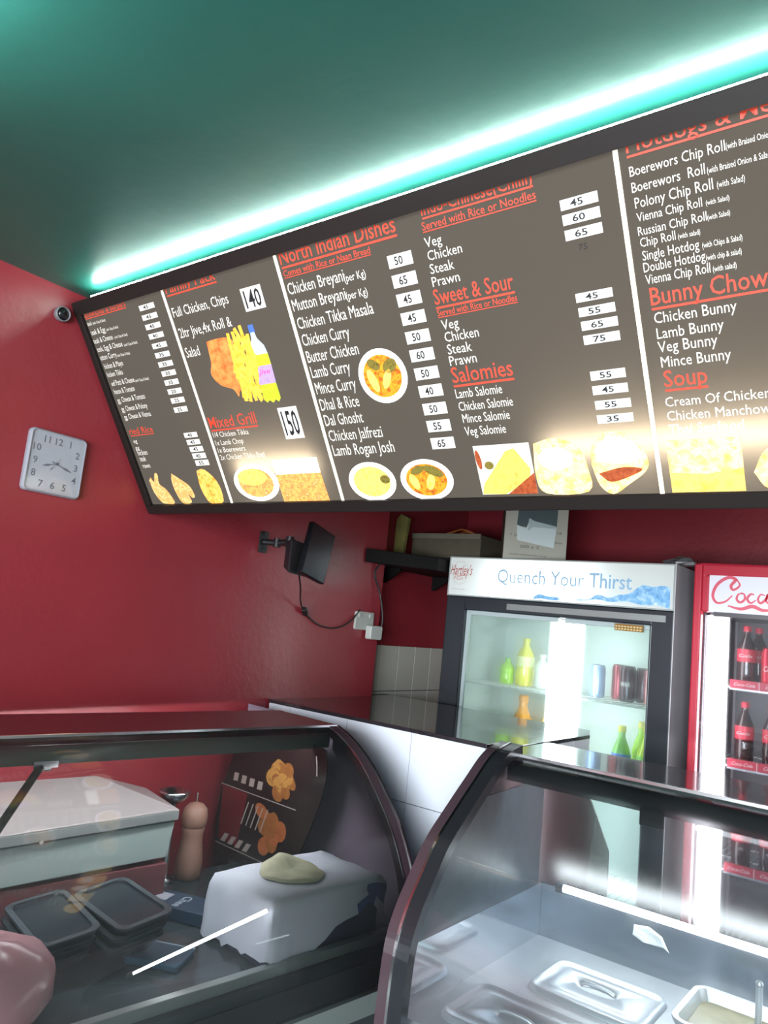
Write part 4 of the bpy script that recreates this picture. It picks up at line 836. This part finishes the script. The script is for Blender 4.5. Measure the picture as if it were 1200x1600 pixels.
# cloth-covered box and the flatbread on it
random.seed(3)
cbx = lthing('covered_box', 'box under a crumpled white sheet, below the flatbread in the left case', 'box', .235, -.29, .7155, radians(2)); bpy.context.view_layer.update()
bh = .162
CLOTH = mat('white_sheet', (.66, .68, .78), rough=.7, noise=.05, nscale=6, bump=.15, bscale=14); BLUEC = mat('blue_print_sheet', (.05, .08, .28), rough=.6)
G().box(-.125, .125, -.195, .195, 0, bh-.004).build('carton', mat('navy_carton', (.03, .04, .09), rough=.5), cbx)
g = G(); nu, nv = 44, 6
def rim(k):
    q = k/nu*4; s = int(q) % 4; f = q-int(q); c = [(-.135, -.205), (.135, -.205), (.135, .205), (-.135, .205)]; a, b = c[s], c[(s+1) % 4]
    return a[0]+(b[0]-a[0])*f, a[1]+(b[1]-a[1])*f, s, f
rings = [[(rim(k)[0]*s_*.99, rim(k)[1]*s_*.99, bh+.004*(1-s_)+.002*sin(k*1.3+s_*5)*s_) for k in range(nu)] for s_ in (.02, .35, .7, .97)]
drop = []
for k in range(nu):
    x, y, s, f = rim(k)
    dd = {0: .155-.02*f, 1: .150-.095*f if f > .05 else .155, 2: .06+.05*f, 3: .11+.04*f}[s]
    if s == 1: dd = .135+.022*sin(pi*min(1, f*2.4))-.10*max(0, f-.32)/.68
    if s == 1 and f > .85: dd += .055*(f-.85)/.15
    if s == 2 and f < .3: dd += .05*(1-f/.3)
    drop.append(min(.157, dd+.007*sin(k*2.1)))
for j in range(1, nv+1):
    r_ = []
    for k in range(nu):
        x, y, s, f = rim(k); fl = 1+.028*(j/nv)*(1+sin(k*1.7)*.9)+.012
        r_.append((x*fl+.003*sin(k*2.3+j), y*fl+.003*cos(k*1.9+j*1.3), bh-drop[k]*j/nv))
    rings.append(r_)
n0 = len(g.f); g.loft(rings, 0, False, True, True)
for i, f in enumerate(g.f):
    row = i//nu; k = i % nu
    if row >= 3 and k in (19, 20, 21): g.m[i] = 0
for i in range(len(g.f)):
    row = i//nu; k = i % nu
    if 4 <= row <= 6 and 20 <= k <= 22: g.m[i] = 1
    if row in (7, 8) and 19 <= k <= 20: g.m[i] = 1
g.build('sheet', [CLOTH, BLUEC], cbx)
ro = lthing('flatbread', 'pale flatbread with a raised fold, on the white-sheeted box', 'bread', .225, -.315, .7155+bh+.0045)
g = G(); n = 40; rings = []
random.seed(5); wob = [1+.035*sin(3*a)+.02*sin(7*a+1)+.012*random.uniform(-1, 1) for a in [2*pi*k/n for k in range(n)]]
def rz_(x, y): return .030*math.exp(-((x+.055)/.035)**2)*max(0, 1-abs(y)/.085)+.004+.003*sin(x*60)*sin(y*50)
for s_ in (.02, .25, .5, .75, .93, 1.0):
    rings.append([(.088*wob[k]*s_*cos(2*pi*k/n), .092*wob[k]*s_*sin(2*pi*k/n), rz_(.088*s_*cos(2*pi*k/n), .092*s_*sin(2*pi*k/n))+(.004 if s_ < .97 else .001)) for k in range(n)])
rings.append([(.088*wob[k]*.98*cos(2*pi*k/n), .092*wob[k]*.98*sin(2*pi*k/n), 0) for k in range(n)])
g.loft(rings, 0, True, True, True)
tag(g.build('bread_round', mat('flatbread_dough', (.56, .53, .36), rough=.75, noise=.18, nscale=28, bump=.25, bscale=60), ro))
# black takeaway trays fanned over each other
TRAY = mat('black_tray_plastic', (.020, .026, .034), rough=.22)
def tray():
    t = lthing('black_tray', '', 'tray', 0, 0, .72)
    L_, W_ = .25, .155; rim_ = rrect(-L_/2, L_/2, -W_/2, W_/2, .03); inn = rrect(-L_/2+.014, L_/2-.014, -W_/2+.014, W_/2-.014, .024); bot = rrect(-L_/2+.026, L_/2-.026, -W_/2+.026, W_/2-.026, .02)
    g = G().loft([[(x, y, .034) for x, y in rim_], [(x, y, .038) for x, y in rim_], [(x, y, .038) for x, y in inn], [(x, y, .004) for x, y in bot]], 0, False, True)
    g.poly([(x, y, .004) for x, y in bot]).loft([[(x, y, 0) for x, y in rrect(-L_/2+.028, L_/2-.028, -W_/2+.028, W_/2-.028, .02)], [(x, y, .034) for x, y in rim_]], 0, True)
    g.build('tray_body', TRAY, t)
    for k in range(5):
        w = .013*k; G().loft([[(x, y, .0385+.0005) for x, y in rrect(-L_/2+.003+.0026*k, L_/2-.003-.0026*k, -W_/2+.003+.0026*k, W_/2-.003-.0026*k, .027)], [(x, y, .0385+.0005) for x, y in rrect(-L_/2+.004+.0026*k, L_/2-.004-.0026*k, -W_/2+.004+.0026*k, W_/2-.004-.0026*k, .026)]], 0, False).build('rim_rib', mat('painted_rim_sheen', (.16, .18, .20), rough=.25), t)  # paler grey rings paint the sheen on the black rims
    return t
t0 = tray(); wh = ['rear stack of black trays', 'front stack of black trays, nearer the white sheet']
for q in range(2):
    for k in range(3):
        o = t0 if q == 0 and k == 0 else copy_tree(t0)
        o.location = lw(.03+.03*q, -.90+.165*q+.006*k, .727+.024*k+.014*q); o.rotation_euler = (radians(7), radians(3), RZL+radians(-4+6*q+1.5*k))
        o['label'] = ['bottom tray', 'middle tray', 'top tray'][k]+' of the '+wh[q]; o['group'] = 'nested black plastic trays in the left case'
# dark blue packs
bp_ = lthing('blue_carton', 'dark blue carton with white letters, half under the white sheet', 'carton', -.035, -.475, .7155, radians(28)); bpy.context.view_layer.update()
G().box(-.10, .10, -.055, .055, 0, .035).build('carton_body', mat('dark_blue_carton', (.025, .05, .085), rough=.4), bp_, bevel=.003)
g = G().text('Chee', lambda u, v: (v, -u, .0356), -.035, -.02, .08, .026, 0, bold=.02); g.build('carton_lettering', mat('pale_blue_print', (.35, .42, .50), rough=.5), bp_)
G().box(-.095, -.055, -.02, .03, .0352, .0356).build('barcode_patch', mat('barcode_patch', (.36, .36, .42), rough=.5), bp_)
fp = lthing('blue_packet', 'flat dark blue packet with a pale edge, between the trays and the white sheet', 'packet', .17, -.665, .7155, radians(35))
G().rbox(-.07, .07, -.055, .055, 0, .016, .008).build('packet_body', mat('packet_blue', (.03, .075, .12), rough=.3), fp)
G().box(-.07, .07, .048, .055, .0162, .0168).build('pale_edge', mat('packet_pale', (.25, .32, .38), rough=.4), fp)
sl = lthing('reflection_streak', 'glowing rod added as the streak mirrored in the glass, by the white-sheeted box', 'light', .28, -.80, .745);  # emissive rod added in place of a bright streak mirrored in the glass
tag(G().tube([lw(.283, -.80, .757), lw(.378, -.512, .868)], [.0028, .0045], 10).build('streak_rod', lamp('streak_glow', (.95, .97, 1.0), 12), sl, world=True))
G().tube([lw(.279, -.812, .7525), lw(.283, -.80, .757)], .005, 10).build('streak_end', BLK, sl, world=True)
# pink plastic bag at the left
random.seed(9); g = G(); n = 28; rings = []
bgs = lthing('pink_bag', 'bulging pink plastic bag in the lower left corner of the photo', 'bag', .22, -1.13, .7155)
for j, (r, z) in enumerate([(.05, 0), (.125, .004), (.155, .04), (.15, .085), (.12, .128), (.07, .152), (.02, .160)]):
    rings.append([(r*(1+.05*sin(3*2*pi*k/n+j)+.03*random.uniform(-1, 1))*cos(2*pi*k/n), r*1.1*(1+.05*cos(2*2*pi*k/n+j*.7)+.03*random.uniform(-1, 1))*sin(2*pi*k/n), z+(.004*sin(k*1.9) if 0 < j else 0)) for k in range(n)])
g.loft(rings, 0, True, True, True).build('bag_body', mat('pink_plastic', (.62, .30, .34), rough=.25, noise=.1, nscale=12), bgs)
tag(G().tube([tuple(Vector((.0, .0, .158))+Vector((.03*sin(k*.9), .02*k-.03, .012*sin(k)))) for k in range(5)], .004, 6).build('bag_twist', mat('pink_plastic', (.6, .3, .3)), bgs))

# ------------------------------------------------------------------ right curved-glass case
rc = thing('hot_food_case', 'right curved-glass hot food case with a steel well, in front of the fridges', 'display case', (-.2, 2.1, 0))
RX0, RX1 = -1.128, .75
RP = [(2.158, 1.243), (2.06, 1.218), (1.965, 1.153), (1.863, 1.078), (1.79, 1.020), (1.728, .944), (1.681, .878), (1.654, .810), (1.644, .70), (1.640, .58)]
RPs = [(p.x, p.y) for p in spline(RP, 6)]
g = G().box(RX0, RX1, 2.15, 2.50, 1.226, 1.243).build('top_slab', mat('dark_case_top', (.05, .048, .055), rough=.12, coat=.4), rc, world=True, bevel=.003)
G().box(RX0, RX1, 2.142, 2.15, 1.224, 1.245).build('chrome_front_edge', CHROME, rc, world=True, bevel=.001)
vl = G().box(RX0+.03, RX1, 2.152, 2.172, 1.160, 1.2255).build('valance', mat('dark_valance', (.035, .04, .045), rough=.25), rc, world=True)
G().prism(rrect(-.69, -.625, 1.125, 1.172, .006), 'y', 2.146, 2.152).build('hinge_plate', mat('hinge_plate', (.03, .033, .038), rough=.3), rc, world=True, bevel=.001)
rin = []
for i, p in enumerate(RPs):
    a = Vector(RPs[max(i-1, 0)]); b = Vector(RPs[min(i+1, len(RPs)-1)]); t = (b-a).normalized(); q = Vector((-t.y, t.x)); rin.append(tuple(Vector(p)+q*.005))
g = G(); g.loft([[(x, y-.002, z-.004) for y, z in RPs] for x in (RX0+.06, RX1)], 0, False, False, True).loft([[(x, y-.002, z-.004) for y, z in rin] for x in (RX0+.06, RX1)], 0, False, False, True)
g.build('curved_front_glass', glass('hot_case_glass', (.95, .98, .99), film=.03, halo=.10, halo_rough=.5, halo_ior=1.12), rc, world=True, solid=1.)
ef = G().band(RPs, RX0, RX0+.03, 'x', -.028).build('end_frame', PLUM, rc, world=True)
for nm, x0, x1, m, o_ in (('end_frame_bead', RX0+.030, RX0+.037, CHROME, 0), ('end_frame_gasket', RX0+.037, RX0+.075, mat('black_gasket', (.02, .022, .026), rough=.25), .002)):
    G().band([(y+o_, z-o_) for y, z in RPs], x0, x1, 'x', -.03).build(nm, m, rc, world=True)
G().band(RPs, RX1-.03, RX1, 'x', -.028).build('end_frame', PLUM, rc, world=True)
ep = [(y+.012, z-.006) for y, z in RPs]+[(1.66, .05), (3.09, .05), (3.09, .784), (2.84, 1.034), (2.56, 1.222)]
MIR = mat('plum_brown_panel', (.13, .065, .068), rough=.16, coat=.3)
DARK_MIR = mat('mirrored_dark_blue', (.050, .068, .088), rough=.34, noise=.3, nscale=20)
G().loft([[(x, y, z) for y, z in ep] for x in (RX0+.010, RX0+.022)]).build('end_panel', MIR, rc, world=True)
g = G().tube([(RX0+.018, 2.565, 1.222), (RX0+.018, 2.845, 1.034), (RX0+.018, 3.093, .784), (RX0+.018, 3.095, .06)], .006, 6); g.build('end_panel_edge', mat('pale_edge_strip', (.5, .48, .48), rough=.4), rc, world=True)
G().loft([[(x, y, z) for y, z in ep] for x in (RX1-.02, RX1-.008)]).build('end_panel', MIR, rc, world=True)
lp_ = [(y+.03, z-.01) for y, z in RPs if z > .8]
G().loft([[(x, y, z) for y, z in [(2.44, 1.135)]+[q for q in lp_ if q[1] < 1.13]+[(lp_[-1][0], .80), (2.44, .80)]] for x in (RX0+.0225, RX0+.026)]).build('end_panel_mirrored_dark', DARK_MIR, rc, world=True)  # thin sheet added to paint the dark area mirrored in the end panel
G().box(RX0+.0225, RX0+.030, 1.70, 2.46, .637, .80).build('well_side', mat('polished_well_side', (.74, .76, .79), rough=.10, metal=1.), rc, world=True)
# steel well with openings for the pans
g = G().box(RX0+.022, RX1-.02, 1.70, 2.47, .605, .637)
g.build('steel_well', mat('steel_well', (.78, .80, .83), rough=.42, metal=.6, noise=.06, nscale=14), rc, world=True)
G().box(RX0+.022, RX1-.02, 2.462, 2.475, .637, .80).build('rear_upstand', mat('dark_steel_upstand', (.20, .22, .26), rough=.25, metal=.8), rc, world=True)
G().box(RX0+.022, RX1-.02, 1.662, 2.47, .05, .604).build('base_body', DARKBASE, rc, world=True)
G().tube([(RX0+.10, 2.448, .807), (RX1-.05, 2.448, .807)], .011, 12).build('light_tube', lamp('case_tube', (.90, .97, 1.0), 14), rc, world=True)
for x in (RX0+.10, RX1-.05): G().box(x-.012, x+.012, 2.436, 2.475, .793, .822).build('tube_holder', BLK, rc, world=True)
G().tube([(RX0+.12, 2.19, 1.205), (RX1-.05, 2.19, 1.205)], .009, 12).build('light_tube', lamp('case_top_tube', (.92, .97, 1.0), 60), rc, world=True)
# lidded steel pans
def panlid(label, x, y, rz):
    t = thing('pan_lid', label, 'pan lid', (x, y, .6375), radians(rz), 'steel pan lids in the right case')
    a, b = .165, .125
    R_ = [rrect(-a+k, a-k, -b+k, b-k, max(.045-k, .012), 6) for k in (0, .006, .012, .020, .05)]
    zz = [0, .012, .014, .008, .012]
    g = G().loft([[(x_, y_, z_) for x_, y_ in r] for r, z_ in zip(R_, zz)], 0, False, True, True)
    e1 = ell(0, 0, .062, .034, 28); e2 = ell(0, 0, .050, .025, 28)
    rin_ = [(x_, y_, .012) for x_, y_ in R_[-1]]
    # top face with an oval recess
    m = len(R_[-1]); e1 = [(.066*cos(2*pi*k/m+pi*.0), .036*sin(2*pi*k/m)) for k in range(m)]; e2 = [(.05*cos(2*pi*k/m), .026*sin(2*pi*k/m)) for k in range(m)]
    g.loft([rin_, [(p[0], p[1], .015) for p in e1], [(p[0], p[1], .004) for p in e2]], 0, False, True, True).poly([(p[0], p[1], .004) for p in e2])
    g.build('lid_plate', STEEL_L, t)
    G().tube(spline([(-.048, 0, .014), (-.025, 0, .021), (.025, 0, .021), (.048, 0, .014)], 5), .006, 8).build('grip', STEEL_L, t)
    return t
STEEL_L = mat('polished_pan_steel', (.78, .80, .83), rough=.34, metal=.8)
panlid('steel pan lid at the back of the right case, nearest the rear tube', -.80, 2.205, 0)
panlid('steel pan lid at the front left of the right case, next to the mirrored end', -.885, 1.885, 0)
panlid('steel pan lid at the bottom edge of the photo, front middle of the right case', -.53, 1.885, 0)
pn = thing('open_pan', 'open steel pan of creamy yellow sauce, at the lower right of the photo', 'pan', (-.40, 2.215, .6375))
a, b = .175, .135; o1 = rrect(-a, a, -b, b, .04, 6); o2 = rrect(-a+.014, a-.014, -b+.014, b-.014, .03, 6); o3 = rrect(-a+.03, a-.03, -b+.03, b-.03, .025, 6)
G().loft([[(x, y, 0) for x, y in o3], [(x, y, .064) for x, y in o1], [(x, y, .07) for x, y in o1], [(x, y, .07) for x, y in o2], [(x, y, .02) for x, y in o3]], 0, True, True).build('pan_body', STEEL_L, pn)
tag(G().poly([(x*.995, y*.995, .042) for x, y in rrect(-a+.023, a-.023, -b+.023, b-.023, .026, 6)]).build('sauce', mat('creamy_sauce', (.52, .46, .26), rough=.3, noise=.3, nscale=16), pn))
ld = thing('ladle', 'steel ladle standing in the open pan', 'ladle', (-.385, 2.16, .683))
G().tube([(-.003, .0, .004), (0, -.012, .06), (.004, -.03, .15)], .008, 10).lathe([(.008, 0), (.009, .004), (.005, .010)], (.004, -.03, .15), 12).build('handle', STEEL_L, ld)
G().lathe([(.004, 0), (.02, .002), (.028, .012), (.03, .024), (.028, .024), (.018, .006)], (-.003, 0, 0), 16).build('bowl', STEEL_L, ld)
pp = G().loft([[(-.793, 2.459, .735), (-.76, 2.459, .722), (-.70, 2.459, .725), (-.682, 2.459, .716), (-.705, 2.459, .755), (-.745, 2.459, .772), (-.79, 2.459, .765)], [(-.79, 2.4575, .738), (-.76, 2.454, .725), (-.70, 2.455, .729), (-.685, 2.4575, .719), (-.71, 2.453, .752), (-.745, 2.454, .768), (-.785, 2.4575, .762)]])
tag(pp.build('paper_scrap', mat('white_scrap', (.8, .8, .78), rough=.6, bump=.4, bscale=60)), 'torn white paper scrap stuck to the rear upstand below the tube', 'paper')
